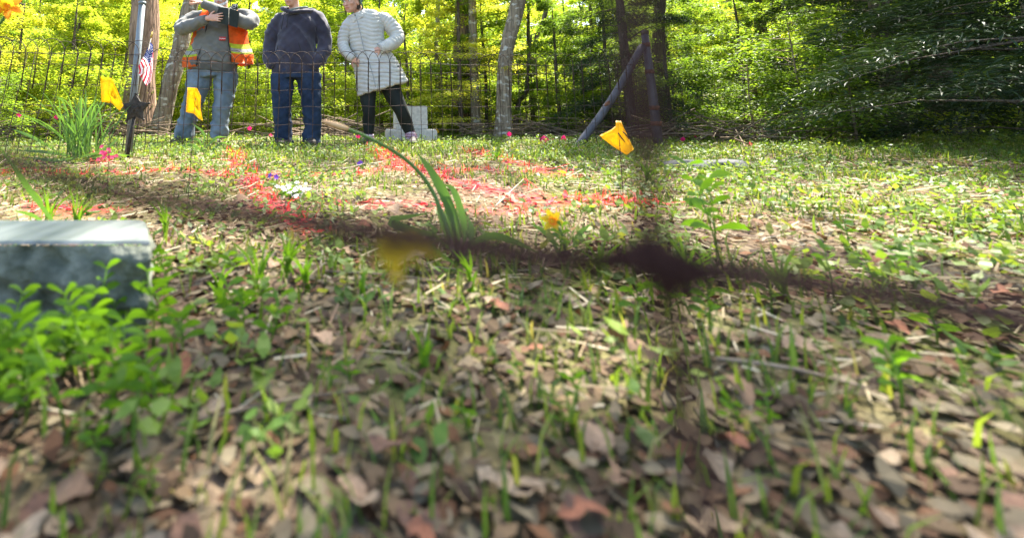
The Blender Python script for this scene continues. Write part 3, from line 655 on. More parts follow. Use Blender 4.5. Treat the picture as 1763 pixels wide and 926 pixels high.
# flag
Y = 3.47; fb = at(235, 172, Y); t = thing('small_flag', 'small draped stars and stripes flag on a wooden stick in the bronze marker', 'flag', fb)
tp = at(260, 66, Y) - fb
bm = bmesh.new(); tube(bm, [(0, 0, -.04), tuple(tp)], .0042, 8); obj('stick', b2m('stick', bm), t, M['stick'])
bm = bmesh.new(); tube(bm, [tp, tp + Vector((.002, 0, .02)), tp + Vector((.006, 0, .05))], [.005, .008, .0008], 8); obj('spear_tip', b2m('spear_tip', bm), t, M['gold'])
nu, nv = 76, 39; VV = []; 
KEY = [[(259, 73), (263, 78), (264, 98), (263, 118), (261, 138)], [(254, 84), (259, 92), (262, 108), (262, 124), (258, 143)], [(248, 97), (254, 103), (259, 116), (258, 130), (252, 148)], [(243, 105), (245, 106), (250, 116), (249, 127), (244, 136)], [(241, 112), (238, 114), (240, 122), (239, 128), (236, 124)]]
for j in range(nv + 1):
    for i in range(nu + 1):
        u, v = i / nu, j / nv; a, b_ = u * 4, v * 4; ia, ib = min(int(a), 3), min(int(b_), 3); fa, fb_ = a - ia, b_ - ib
        g = lambda jj, ii: Vector(KEY[jj][ii])
        q = g(ib, ia) * (1 - fa) * (1 - fb_) + g(ib, ia + 1) * fa * (1 - fb_) + g(ib + 1, ia) * (1 - fa) * fb_ + g(ib + 1, ia + 1) * fa * fb_
        VV.append(at(q.x, q.y, Y - .008 + .022 * math.sin(v * 9 + u * 2.5) * (.3 + u)) - fb)
FF, CC = [], []
RED, WH, BL = (.55, .012, .03), (.78, .78, .78), (.02, .035, .16)
V2 = []
for j in range(nv):
    for i in range(nu):
        k = len(V2); V2 += [VV[j * (nu + 1) + i], VV[j * (nu + 1) + i + 1], VV[(j + 1) * (nu + 1) + i + 1], VV[(j + 1) * (nu + 1) + i]]; FF.append((k, k + 1, k + 2, k + 3))
        if j < 21 and i < 30: cl = WH if ((i % 5 in (2, 3) and j % 4 == 2) or (i % 5 in (0,) and j % 4 == 0 and i and j)) else BL
        else: cl = RED if (j // 3) % 2 == 0 else WH
        CC += [cl] * 4
obj('cloth', npmesh('cloth', V2, FF, np.array(CC)), t, M['flagcloth'])

# ---------------------------------------------------------------- stones
def block(bm, lo, hi, bev=.008, cuts=6, amp=.002, sd=0):
    vs = box(bm, lo, hi); ed = list({e for v in vs for e in v.link_edges})
    bmesh.ops.bevel(bm, geom=ed, offset=bev, segments=2, affect='EDGES')
b0 = onG(705, 5.95); t = thing('gravestone', 'pale granite two tier gravestone behind the legs of the woman', 'gravestone', b0, R(4))
bm = bmesh.new(); block(bm, (-.30, -.17, -.05), (.30, .17, .165), .012); obj('base_block', b2m('base_block', bm, False), t, M['granite'])
bm = bmesh.new(); block(bm, (-.20, -.10, .168), (.20, .10, .455), .008); obj('die_block', b2m('die_block', bm, False), t, M['granite'])
# near stone
zt = .131; bm = bmesh.new(); n_ = 60; t = thing('grave_marker', 'low grey green stone grave marker with smooth top and rough front in the left foreground', 'gravestone', (-.62, .75, 0))
fr = lambda px, Yy: (px - 600) / 800 * Yy / 1.05
xf, xb = fr(259, .676), fr(246, .818); off0 = Vector((-.62, .75, 0)); xl_ = -1.15
top_v = [(xl_, .672), (xf, .676), (xb + .012, .80), (xb - .002, .812), (xl_, .812)]
lo_ = [bm.verts.new(Vector((a, b_, zt - .004)) - off0) for a, b_ in top_v]; hi_ = [bm.verts.new(Vector((a + (0 if a < -1 else -.003), b_ + (.003 if b_ < .7 else -.003), zt)) - off0) for a, b_ in top_v]
bm.faces.new(hi_)
for i in range(5): bm.faces.new((lo_[i], lo_[(i + 1) % 5], hi_[(i + 1) % 5], hi_[i]))
obj('polished_top', b2m('polished_top', bm, False), t, M['marble'])
bm = bmesh.new(); ring_pts = [(xl_, .672), (xf, .676), (xb + .012, .80), (xb - .002, .812)]; P = []
for a, b_ in zip(ring_pts, ring_pts[1:]):
    k_ = max(2, int(math.hypot(b_[0] - a[0], b_[1] - a[1]) / .006))
    for i in range(k_): P.append((lerp(a[0], b_[0], i / k_), lerp(a[1], b_[1], i / k_)))
P.append(ring_pts[-1]); rows = []
for j in range(22):
    z_ = zt - .005 - j * .0075; rw = []
    for (a, b_) in P:
        k_ = 0 if j == 0 else .026 * noise.noise(Vector((a * 16, z_ * 30, b_ * 16))) + .014 * noise.noise(Vector((a * 50, z_ * 70, b_ * 50))) + .006
        rw.append(bm.verts.new(Vector((a + (k_ * .6 if a > xf - .08 else 0), b_ - (k_ if b_ < .7 else 0), z_)) - off0))
    rows.append(rw)
for A, B in zip(rows, rows[1:]):
    for k in range(len(P) - 1): bm.faces.new((A[k], B[k], B[k + 1], A[k + 1]))
obj('rock_face', b2m('rock_face', bm), t, M['marble_rough'])
# far dark flat stone at right
b0 = onG(1200, 2.95); t_ = bmesh.new(); bmesh.ops.create_icosphere(t_, subdivisions=4, radius=1)
for v in t_.verts:
    k = 1 + .18 * noise.noise(v.co * 1.7) + .06 * noise.noise(v.co * 6); v.co = Vector((v.co.x * .30 * k, v.co.y * .14 * k, max(-.05, min(v.co.z, .72)) * .07 * k))
o = obj('flat_stone', b2m('flat_stone', t_), None, M['darkstone']); o.location = b0; tag(o, 'dark flat half buried stone near the right side beside the corner post', 'stone')

# ---------------------------------------------------------------- pin flags
def flagpoly(pts, Y, base, bulge=.006):
    bm = bmesh.new(); n_ = len(pts); c = [sum(p[0] for p in pts) / n_, sum(p[1] for p in pts) / n_]
    rings = []
    for s_ in (1, .66, .33):
        rings.append([(c[0] + (p[0] - c[0]) * s_, c[1] + (p[1] - c[1]) * s_) for p in pts])
    vf = []
    for k, rg in enumerate(rings): vf.append([bm.verts.new(at(x_, y_, Y + bulge * math.sin(x_ * .17 + y_ * .11)) - base) for x_, y_ in rg])
    cv = bm.verts.new(at(c[0], c[1], Y - bulge) - base)
    for A, B in zip(vf, vf[1:]):
        for i in range(n_): bm.faces.new((A[i], A[(i + 1) % n_], B[(i + 1) % n_], B[i]))
    for i in range(n_): bm.faces.new((vf[-1][i], vf[-1][(i + 1) % n_], cv))
    bmesh.ops.solidify(bm, geom=bm.faces[:], thickness=.0008)
    return bm
def pinflag(pts, Y, stake_px, base_px, mt, label, group=None, r=.0013):
    b0 = onG(base_px, Y); t = thing('marker_flag', label, 'marker flag', b0, 0, group)
    bm = bmesh.new(); tube(bm, [(0, 0, -.04), tuple(at(stake_px[0], stake_px[1], Y + .004) - b0)], r, 6); obj('stake_wire', b2m('stake_wire', bm), t, M['rust'])
    obj('flag_sheet', b2m('flag_sheet', flagpoly(pts, Y, b0)), t, mt); return t, b0
def dens(pts, k=4):
    o = []
    for a, b_ in zip(pts, pts[1:] + pts[:1]):
        for i in range(k): o.append((lerp(a[0], b_[0], i / k), lerp(a[1], b_[1], i / k)))
    return o
pinflag(dens([(173, 133), (192, 135), (203, 158), (212, 182), (206, 191), (192, 177), (175, 176)]), 1.9, (192, 136), 200, M['yellow_plastic'], 'bright yellow marker flag on a wire beside the bronze star marker')
pinflag(dens([(323, 151), (339, 152), (346, 166), (345, 185), (349, 208), (343, 205), (334, 196), (320, 193)]), 1.85, (338, 153), 333, M['yellow_plastic'], 'bright yellow marker flag hanging in front of the blue jeans of the man in orange')
t, b0 = pinflag(dens([(1060, 208), (1069, 209), (1075, 223), (1091, 257), (1079, 267), (1056, 253), (1032, 234), (1052, 224), (1060, 217)]), 1.75, (1064, 210), 1056, M['yellow_plastic'], 'large yellow marker flag with a black pen mark near the corner post')
for seg_ in ([(1064, 229), (1070, 238), (1076, 245)], [(1072, 227), (1078, 233), (1083, 240)]):
    bm = bmesh.new(); tube(bm, [at(x_, y_, 1.733) - b0 for x_, y_ in seg_], [.0022, .0026, .0014], 6); obj('pen_mark', b2m('pen_mark', bm), t, M['ink'])
pinflag(dens([(745, 225), (753, 222), (757, 228), (747, 233)], 2), 6.6, (746, 225), 745, M['yellow_plastic'], 'small distant yellow marker flag right of the pale gravestone', r=.003)
PF = [((937, 241), 9, 4.9, 'largest pink marker flag standing left of the diagonal brace'), ((877, 231), 5, 5.6, 'pink marker flag at the foot of the curved trunk'), ((971, 238), 6, 5.4, 'pink marker flag beside the bottom end of the diagonal brace'),
      ((953, 241), 3, 5.8, 'tiny pink marker flag between the largest pink one and the brace'), ((1035, 243), 3.5, 5.6, 'small pink marker flag just left of the big yellow flag'), ((1176, 240), 5, 5.2, 'pink marker flag to the right of the corner post'),
      ((1197, 236), 3, 5.8, 'tiny pink marker flag at the right side of the photo'), ((33, 198), 5, 5.2, 'pink marker flag by the brush pile at far left'), ((97, 202), 4.5, 5.4, 'pink marker flag seen through the tall leaf clump'),
      ((430, 221), 4.5, 6.0, 'pink marker flag between the man in orange and the man in navy'), ((617, 235), 4.5, 5.7, 'pink marker flag just left of the woman in leggings'), ((642, 238), 3, 5.7, 'tiny pink marker flag between the legs of the woman'), ((466, 233), 3.5, 6.0, 'small pink marker flag left of the dark jeans')]
for (px, py), s_, Y, lb in PF:
    s_ *= .95; q = [(px - s_, py - s_ * .2), (px - s_ * .1, py - s_ * .9), (px + s_, py - s_ * .1), (px + s_ * .3, py + s_ * .9), (px - s_ * .8, py + s_ * .6)]
    pinflag(dens(q, 2), Y, (px - s_ * .5, py - s_ * .4), px - 1, M['pink_plastic'], lb, r=.002)
for px, py, Y, lb in [(1291, 250, 5.0, 'pink marker flag in the shade of the dark hemlocks')]:
    q = [(px - 6, py), (px, py - 6), (px + 6, py), (px, py + 6)]; pinflag(dens(q, 2), Y, (px - 3, py), px, M['pink_plastic'], lb, r=.002)

# ---------------------------------------------------------------- people
DG = bpy.context.evaluated_depsgraph_get
def remesh(name, bm, vox, sm_it=6, disp=None, parent=None, mt=None, clean=None):
    me_ = b2m(name, bm); o = bpy.data.objects.new('tmp', me_); C.objects.link(o)
    md = o.modifiers.new('r', 'REMESH'); md.mode = 'VOXEL'; md.voxel_size = vox; md.adaptivity = 0
    if sm_it: s_ = o.modifiers.new('s', 'SMOOTH'); s_.iterations = sm_it; s_.factor = .5
    bpy.context.view_layer.update()
    e = o.evaluated_get(DG()); new = bpy.data.meshes.new_from_object(e); bpy.data.objects.remove(o)
    new.name = name
    if disp:
        ns = [v.normal.copy() for v in new.vertices]
        for v, nn_ in zip(new.vertices, ns): v.co += nn_ * disp(v.co)
    new.polygons.foreach_set('use_smooth', [True] * len(new.polygons)); new.update()
    return obj(name, new, parent, mt)
def folds(amp, sx=5, sz=14, o=0., lowz=None):
    def f(c):
        a = noise.noise(Vector((c.x * sx + o, c.y * sx, c.z * sz + c.x * 7))); b_ = noise.noise(Vector((c.x * sx * 2.6, c.y * sx * 2 + o, c.z * sz * 2.1 - c.x * 14)))
        k = 1.0
        if lowz: k = 1 + 1.4 * max(0, 1 - c.z / lowz)
        return amp * k * ((1 - abs(a) * 2.6) * .9 + b_ * .5)
    return f
def head(bm, c, yaw, pitch, sc=1.0, nose=1.0, lean=0):
    Mx = Matrix.Translation(c) @ Euler((pitch, lean, yaw)).to_matrix().to_4x4() @ Matrix.Scale(sc, 4)
    def B(p, r, rot=None):
        bmesh.ops.create_uvsphere(bm, u_segments=20, v_segments=14, radius=1, matrix=Mx @ Matrix.Translation(p) @ (rot or Matrix()) @ Matrix.Diagonal((*r, 1)))
    B((0, .015, .03), (.074, .092, .088)); B((0, -.012, -.03), (.062, .068, .072)); B((0, -.035, -.072), (.043, .042, .036)); B((0, -.055, -.094), (.02, .02, .016))
    B((0, -.086, -.022), (.013, .017, .024)); B((0, -.095, -.034), (.0155, .014, .0115)); B((0, -.072, .03), (.055, .022, .017)); B((0, -.078, -.064), (.024, .012, .011))
    for s in (-1, 1): B((s * .042, -.05, -.02), (.024, .027, .022)); B((s * .074, .012, -.01), (.009, .02, .032))
    return Mx
def face_bits(root, Mx, hair, beard=None, brow='hair_dark'):
    for s in (-1, 1):
        bm = bmesh.new(); ball(bm, Mx @ Vector((s * .031, -.074, .004)), .0115, 12); e = obj('eye', b2m('eye', bm), root, M['eye_white'])
        bm = bmesh.new(); ball(bm, Mx @ Vector((s * .031, -.0835, .004)), .0052, 8); obj('iris', b2m('iris', bm), e, M['iris'])
        bm = bmesh.new(); tube(bm, [Mx @ Vector((s * .014, -.092, .026)), Mx @ Vector((s * .033, -.09, .033)), Mx @ Vector((s * .052, -.078, .026))], [.003, .0045, .002], 6); obj('eyebrow', b2m('eyebrow', bm), root, M[brow])
    bm = bmesh.new(); tube(bm, [Mx @ Vector((x_, y_, z_)) for x_, y_, z_ in [(-.026, -.077, -.062), (-.012, -.0895, -.0600), (0, -.091, -.0615), (.012, -.0895, -.0600), (.026, -.077, -.062)]], [.002, .0055, .006, .0055, .002], 8)
    obj('lips', b2m('lips', bm), root, M['lip'])
def hand_blobs(bm, wrist, d, palmn, curl=.35, sc=1.0, side=1, point=False, spread=.10):
    """palm and five fingers. d: direction fingers; palmn: normal out of back of hand"""
    d = Vector(d).normalized(); n_ = Vector(palmn); n_ = (n_ - d * n_.dot(d)).normalized(); s = d.cross(n_) * side
    w_ = Vector(wrist); k = sc
    tube(bm, [w_ - d * .03 * k, w_ + d * .015 * k, w_ + d * .05 * k, w_ + d * .09 * k], [(.026 * k, .020 * k), (.031 * k, .018 * k), (.040 * k, .016 * k), (.039 * k, .013 * k)], 12, True, side=s)
    for i, (o_, L_, r_f) in enumerate([(-.030, .078, .0088), (-.010, .086, .0092), (.011, .080, .0088), (.030, .062, .0078)]):
        c_ = curl
        if point: c_ = .02 if i == 0 else 1.25
        p = w_ + (d * .080 + s * o_) * k; dirv = (d + s * o_ * spread / .03).normalized(); P = [p - d * .02 * k, p]; ang = 0
        for f in (.45, .32, .23):
            ang += c_ * (1 if f != .45 else .8); dd = (dirv * math.cos(ang) - n_ * math.sin(ang)).normalized(); p = p + dd * L_ * f * k; P.append(p)
        tube(bm, P, [r_f * k * q for q in (1.05, 1.05, 1, .93, .72)], 8)
        ball(bm, P[-1], r_f * k * .74, 8)
    p = w_ + (d * .018 - s * .028) * k; P = [p]; 
    for q, L_ in ((.5, .034), (.85, .030), (1.1, .024)): p = p + (d * q - s * (1.25 - q * .6) - n_ * .25).normalized() * L_ * k; P.append(p)
    tube(bm, P, [.014 * k, .0115 * k, .0105 * k, .008 * k], 8); ball(bm, P[-1], .008 * k, 8)
def shoes(root, foot, yaw, mt='shoe'):
    bm = bmesh.new(); Mx = Matrix.Translation(foot) @ Matrix.Rotation(yaw, 4, 'Z')
    P = [(0, .07, .045), (0, .03, .06), (0, -.04, .055), (0, -.11, .04), (0, -.17, .032), (0, -.195, .03)]
    tube(bm, [Mx @ Vector(p) for p in P], [(.034, .034), (.043, .055), (.046, .05), (.050, .036), (.042, .028), (.02, .018)], 14, True, side=Mx.to_3x3() @ Vector((1, 0, 0)))
    tube(bm, [Mx @ Vector((0, .03, .06)), Mx @ Vector((0, .035, .13))], [(.045, .05), (.045, .048)], 14)
    s = remesh('shoe', bm, .008, 3, None, root, M[mt])
    bm = bmesh.new(); P2 = [(.038, .08), (.045, 0), (.052, -.10), (.04, -.17), (0, -.2)]; pts = [Vector((a, b_, 0)) for a, b_ in P2] + [Vector((-a, b_, 0)) for a, b_ in P2[:-1][::-1]]
    lo = [bm.verts.new(Mx @ (p + Vector((0, 0, .002)))) for p in pts]; hi = [bm.verts.new(Mx @ (p + Vector((0, 0, .022)))) for p in pts]
    bm.faces.new(lo[::-1]); bm.faces.new(hi)
    for i in range(len(pts)): bm.faces.new((lo[i], lo[(i + 1) % len(pts)], hi[(i + 1) % len(pts)], hi[i]))
    obj('sole', b2m('sole', bm, False), s, M['sole'])
class Fig:
    def __init__(s, px, Y, label):
        s.Y = Y; s.b = onG(px, Y); s.k = Y / 800; s.root = thing('person', label, 'person', s.b)
    def q(s, px, py, dy=0):           # photo point at this figure's own distance
        p = at(px, py, s.Y); return Vector((p.x - s.b.x, dy, p.z - s.b.z))
    def tb(s, bm, pts, n=16, grow=0, **k):   # pts: (px,py,dy,rpx[,rdepth])
        P = smooth_path([s.q(p[0], p[1], p[2]) for p in pts], 4)
        rr = []
        for i in range(len(P)):
            t = i / 4; j = min(int(t), len(pts) - 2); f = t - j; a = pts[j]; b_ = pts[j + 1]
            ra, rb = a[3] * s.k, b_[3] * s.k; da, db = (a[4] if len(a) > 4 else ra), (b_[4] if len(b_) > 4 else rb)
            rr.append((lerp(ra, rb, f) + grow, lerp(da, db, f) + grow))
        tube(bm, P, rr, n, True, **k)
SX = (1, 0, 0)
# --- man in orange vest
f = Fig(348, 5.45, 'man in open orange safety vest over grey sweatshirt pointing left and holding a dark notebook'); r0 = f.root
armR = [(352, 25, .02, 9), (336, 31, .02, 13), (322, 42, -.06, 12.5), (320, 53, -.14, 12), (345, 50, -.24, 10.5), (369, 43, -.32, 7.5)]
armL = [(408, 23, .02, 9), (425, 29, .02, 13), (436, 38, -.06, 12), (430, 46, -.17, 11), (398, 31, -.25, 10), (362, 17, -.31, 7)]
legL = [(344, 128, 0, 22, .125), (341, 148, 0, 20), (332, 180, -.02, 15.5), (321, 212, 0, 14), (314, 238, .02, 14)]
legR = [(388, 128, 0, 22, .125), (388, 148, 0, 19), (384, 180, -.02, 15.5), (379, 212, 0, 13.5), (375, 238, .02, 14)]
torso = [(364, 124, 0, 40, .15), (368, 108, -.02, 42, .175), (371, 85, -.02, 40, .175), (376, 60, 0, 38, .155), (380, 38, .01, 42, .13), (381, 24, .02, 34, .10), (382, 17, .02, 15, .08)]
bm = bmesh.new()
for P in (armR, armL): f.tb(bm, P, 12, -.026)
for P in (legL, legR): f.tb(bm, P, 12, -.026)
f.tb(bm, torso, 20, -.03, side=SX); 
hc = f.q(384, -4, -.06); tube(bm, [f.q(382, 30, .01), f.q(384, 2, -.01)], .062, 14)
HMx = head(bm, hc, R(-6), R(12), 1.2)
hand_blobs(bm, f.q(373, 42, -.335), f.q(400, 41, -.37) - f.q(373, 42, -.335), (0, -1, .1), .10, 1.05, side=1, spread=.22)
hand_blobs(bm, f.q(359, 16, -.315), f.q(330, 6, -.34) - f.q(359, 16, -.315), (0, -.5, 1), .5, 1.1, side=1, point=True)
remesh('body', bm, .0052, 2, None, r0, M['skin'])
face_bits(r0, HMx, None, brow='hair_grey')
bm = bmesh.new()
for a in range(9): x_ = -.05 + .0125 * a; ball(bm, HMx @ Vector((x_, -.078 + abs(x_) * .5, -.095 + abs(x_) * .35)), (.014, .014, .020), 8)
for a in range(7): x_ = -.03 + .01 * a; ball(bm, HMx @ Vector((x_, -.094 + abs(x_) * .3, -.047 - abs(x_) * .25)), (.009, .008, .007), 8)
for s_ in (-1, 1):
    for a in range(5): ball(bm, HMx @ Vector((s_ * (.058 + .002 * a), -.05 + .012 * a, -.075 + .014 * a)), (.012, .014, .015), 8)
remesh('beard', bm, .005, 2, lambda c: .002 * noise.noise(c * 160), r0, M['hair_grey'])
bm = bmesh.new(); bmesh.ops.create_uvsphere(bm, u_segments=22, v_segments=16, radius=1, matrix=HMx @ Matrix.Translation((0, .026, .042)) @ Matrix.Diagonal((.082, .092, .09, 1)))
obj('hair', b2m('hair', bm), r0, M['hair_grey'])
bm = bmesh.new(); f.tb(bm, torso[1:], 24, 0, side=SX)
for P in (armR, armL): f.tb(bm, P, 16)
tube(bm, smooth_path([f.q(366, 20, -.04), f.q(374, 24, -.11), f.q(384, 25, -.13), f.q(396, 22, -.10), f.q(402, 15, -.02)], 4), .018, 10)
remesh('sweatshirt', bm, .011, 5, folds(.010, 5, 11), r0, M['sweat_grey'])
bm = bmesh.new(); f.tb(bm, [(364, 121, -.01, 43, .165), (366, 107, -.02, 44.5, .183)], 30, 0, side=SX); remesh('hem_band', bm, .01, 2, folds(.004), r0, M['hem_grey'])
bm = bmesh.new(); f.tb(bm, [(365, 117, -.005, 41.5, .15), (366, 132, 0, 43, .15)], 24, 0, side=SX)
for P in (legL, legR): f.tb(bm, P, 18, .002)
remesh('jeans', bm, .011, 5, folds(.011, 4, 10, 3., .45), r0, M['jeans_light'])
bm = bmesh.new(); f.tb(bm, [(372, 117, -.165, 1.2), (371, 124, -.16, 1.2), (368, 131, -.145, 1.0)], 6); obj('fly_seam', b2m('fly_seam', bm), r0, M['jeans_dark'])
shoes(r0, f.q(313, 240) * Vector((1, 0, 0)) if False else Vector((f.q(313, 240).x, 0, .0)), R(-14)); shoes(r0, Vector((f.q(375, 240).x, 0, .0)), R(12))
# vest
rowsY = [19, 26, 34, 44, 56, 68, 78, 83, 86, 92, 95, 101, 110]
bm = bmesh.new(); grid = []; NA = 44; cols = []
for j, py in enumerate(rowsY):
    t = j / (len(rowsY) - 1); cx = lerp(381, 376, t); a = lerp(38, 60, min(1, t * 1.15)) * (.86 if j == 0 else 1); d_ = lerp(.12, .215, min(1, t * 1.3))
    go = lerp(.36, .50, t ** .8); row = []
    for i in range(NA + 1):
        th = -math.pi / 2 + go + (2 * math.pi - 2 * go) * i / NA
        wob = 1 + .03 * math.sin(i * 1.3 + j * .4) * t + .02 * math.sin(i * 3.1)
        p = f.q(cx, py + (1.5 * math.sin(i * .5) + (7 if i > NA * .5 else 0) * t * t)); p.x += a * f.k * math.cos(th) * wob; p.y = .01 + d_ * math.sin(th) * wob
        row.append(bm.verts.new(p))
    grid.append(row)
cl = bm.loops.layers.float_color.new('Col')
OR, YE, SI = (.95, .17, .012, 1), (.62, .72, .04, 1), (.50, .50, .46, 1)
for j in range(len(grid) - 1):
    for i in range(NA):
        fa = bm.faces.new((grid[j][i], grid[j][i + 1], grid[j + 1][i + 1], grid[j + 1][i]))
        c_ = {6: YE, 7: YE, 8: SI, 9: YE}.get(j, OR)
        for lp in fa.loops: lp[cl] = c_
bmesh.ops.solidify(bm, geom=bm.faces[:], thickness=.004)
for v in bm.verts: v.co += Vector((noise.noise(v.co * 9), noise.noise(v.co * 9 + Vector((5, 0, 0))), 0)) * .012
obj('safety_vest', b2m('safety_vest', bm), r0, M['vest'])
for ed in (0, NA):
    bm = bmesh.new(); P = []
    for j, py in enumerate(rowsY):
        t = j / (len(rowsY) - 1); cx = lerp(381, 376, t); a = lerp(38, 60, min(1, t * 1.15)); d_ = lerp(.12, .215, min(1, t * 1.3)); go = lerp(.36, .50, t ** .8)
        th = -math.pi / 2 + go + (2 * math.pi - 2 * go) * ed / NA; p = f.q(cx, py + (7 * t * t if ed else 0)); p.x += a * f.k * math.cos(th); p.y = .004 + d_ * math.sin(th) - .004; P.append(p)
    tube(bm, P, .006, 6); obj('vest_trim', b2m('vest_trim', bm), r0, M['ink'])
# chest label with lettering
lp_ = f.q(390, 71.5, -.182); t_ = bmesh.new(); box(t_, (-.037, -.003, -.021), (.037, .003, .021)); lab = obj('chest_label', b2m('chest_label', t_, False), r0, M['redlabel']); lab.location = lp_; lab.rotation_euler = (R(-4), 0, R(4))
fc = bpy.data.curves.new('txt', 'FONT'); fc.body = 'Dickies'; fc.size = .024; fc.align_x = 'CENTER'; fc.align_y = 'CENTER'; fc.extrude = .0005
to = bpy.data.objects.new('tmp', fc); C.objects.link(to); bpy.context.view_layer.update(); tme = bpy.data.meshes.new_from_object(to.evaluated_get(DG())); bpy.data.objects.remove(to)
lt = obj('lettering', tme, lab, M['white']); lt.location = (0, -.0045, 0); lt.rotation_euler = (R(90), 0, 0)
# notebook (held): its own thing
nb0 = f.b + f.q(406, 39, -.345); nb = thing('notebook', 'open notebook with dark green cover held by the man in orange', 'notebook', nb0)
def quad_slab(name, pts, th, mt, par):
    bm = bmesh.new(); v = [bm.verts.new(f.b + f.q(a, b_, c_) - nb0) for a, b_, c_ in pts]; bm.faces.new(v); bmesh.ops.solidify(bm, geom=bm.faces[:], thickness=th); obj(name, b2m(name, bm, False), par, M[mt])
quad_slab('front_cover', [(387, 23, -.33), (406.5, 26, -.345), (406, 54, -.345), (388, 49, -.33)], .004, 'notebook', nb)
quad_slab('back_cover', [(407.5, 26, -.345), (422.5, 30, -.30), (419, 57, -.30), (407, 54, -.345)], .004, 'notebook', nb)
quad_slab('page', [(389, 22.0, -.315), (406.5, 25.2, -.332), (406.2, 52, -.332), (390, 48, -.315)], .006, 'paper', nb)
quad_slab('page', [(407.5, 25.2, -.332), (421.5, 29.2, -.288), (418, 55.5, -.288), (407, 53, -.332)], .006, 'paper', nb)
# radio microphone on the shoulder
rb0 = f.b + f.q(409, 17, -.15); t = thing('radio_microphone', 'black shoulder radio microphone clipped to the orange vest', 'radio', rb0)
bm = bmesh.new(); vs = box(bm, (-.035, -.016, -.045), (.035, .016, .03)); bmesh.ops.bevel(bm, geom=bm.edges[:], offset=.008, segments=2, affect='EDGES'); obj('housing', b2m('housing', bm), t, M['radio'])
bm = bmesh.new()
for a in range(10): an = a * .628; ball(bm, (.017 * math.cos(an), -.017, .017 * math.sin(an) - .003), .0038, 6)
obj('speaker_grille', b2m('speaker_grille', bm), t, M['paper'])
bm = bmesh.new(); tube(bm, [(.022, 0, .025), (.05, 0, .055), (.085, -.01, .085)], [.006, .005, .004], 8); obj('antenna', b2m('antenna', bm), t, M['radio'])

# --- man in navy hoodie
f = Fig(512, 5.1, 'man in navy hoodie and dark blue jeans with both hands in pockets'); r0 = f.root
armR = [(497, 31, .02, 9), (483, 35, .01, 12.5), (468, 60, .0, 12.5), (463, 88, .0, 11), (467, 106, -.05, 10), (473, 116, -.06, 8.5)]
armL = [(528, 28, .02, 9), (545, 33, .02, 13.5), (557, 58, .02, 13.5), (559, 85, 0, 12.5), (550, 104, -.06, 11), (541, 117, -.07, 9)]
legL = [(487, 130, 0, 20.5, .12), (486, 150, 0, 19), (486, 188, -.02, 14.5), (488, 220, .01, 13.5), (489, 247, .02, 14)]
legR = [(531, 130, 0, 21.5, .12), (533, 150, 0, 19.5), (537, 188, -.02, 15), (537, 220, .01, 13.5), (535, 247, .02, 14)]
torso = [(509, 128, 0, 40, .14), (509, 112, 0, 40, .15), (510, 88, -.01, 34, .165), (511, 62, 0, 33, .155), (512, 42, .01, 41, .13), (513, 28, .02, 33, .105), (512, 19, .02, 17, .08)]
bm = bmesh.new()
for P in (armR, armL): f.tb(bm, P, 12, -.026)
for P in (legL, legR): f.tb(bm, P, 12, -.026)
f.tb(bm, torso, 20, -.03, side=SX)
hc = f.q(502, -4.5, -.06); tube(bm, [f.q(509, 34, .01), f.q(505, 0, -.02)], .060, 14)
HMx = head(bm, hc, R(-14), R(8), 1.14)
hand_blobs(bm, f.q(474, 113, -.05), (.15, .18, -1), (-.6, -.8, 0), .3, 1.05, side=1)
hand_blobs(bm, f.q(536, 110, -.04), (-.2, .15, -1), (.6, -.8, 0), .3, 1.0, side=-1)
remesh('body', bm, .007, 2, None, r0, M['skin'])
face_bits(r0, HMx, None, brow='hair_grey')
bm = bmesh.new(); bmesh.ops.create_uvsphere(bm, u_segments=22, v_segments=16, radius=1, matrix=HMx @ Matrix.Translation((0, .028, .044)) @ Matrix.Diagonal((.081, .09, .088, 1)))
obj('hair', b2m('hair', bm), r0, M['hair_grey'])
bm = bmesh.new(); f.tb(bm, torso, 24, 0, side=SX)
for P in (armR, armL): f.tb(bm, P, 16, .002)
remesh('hoodie', bm, .011, 5, folds(.014, 4, 8, 8.), r0, M['hoodie'])
bm = bmesh.new(); tube(bm, smooth_path([f.q(503, 27, -.13), f.q(490, 20, -.10), f.q(487, 15, 0), f.q(500, 12, .09), f.q(525, 12, .12), f.q(541, 17, .06), f.q(535, 21, -.04), f.q(516, 24, -.11), f.q(503, 27, -.13)], 5), [.021] * 41, 12)
ball(bm, f.q(524, 18, .12), (.12, .07, .04)); hd = remesh('hood', bm, .009, 4, folds(.004, 6, 14), r0, M['hoodie'])
bm = bmesh.new(); tube(bm, smooth_path([f.q(500, 22, -.10), f.q(514, 17, -.075), f.q(530, 14, -.03)], 4), .012, 8); obj('hood_lining', b2m('hood_lining', bm), hd, M['hood_lining'])
for a in ([(493, 24, -.15), (491, 38, -.165), (488, 55, -.165)], [(501, 26, -.155), (499, 38, -.168), (497, 52, -.165)]):
    bm = bmesh.new(); tube(bm, smooth_path([f.q(*p) for p in a], 4), .0038, 6); ball(bm, f.q(*a[-1]), .0065, 8); obj('drawstring', b2m('drawstring', bm), r0, M['ink'])
for a in ([(517, 78, -.168), (519, 86, -.17), (523, 94, -.165)], [(482, 82, -.15), (480, 90, -.15), (476, 98, -.145)]):
    bm = bmesh.new(); tube(bm, smooth_path([f.q(*p) for p in a], 4), .004, 6); obj('pocket_edge', b2m('pocket_edge', bm), r0, M['ink'])
bm = bmesh.new(); f.tb(bm, [(509, 120, 0, 39.5, .135), (509, 136, 0, 42, .14)], 24, 0, side=SX)
for P in (legL, legR): f.tb(bm, P, 18, .002)
remesh('jeans', bm, .011, 5, folds(.010, 4, 10, 13., .45), r0, M['jeans_dark'])
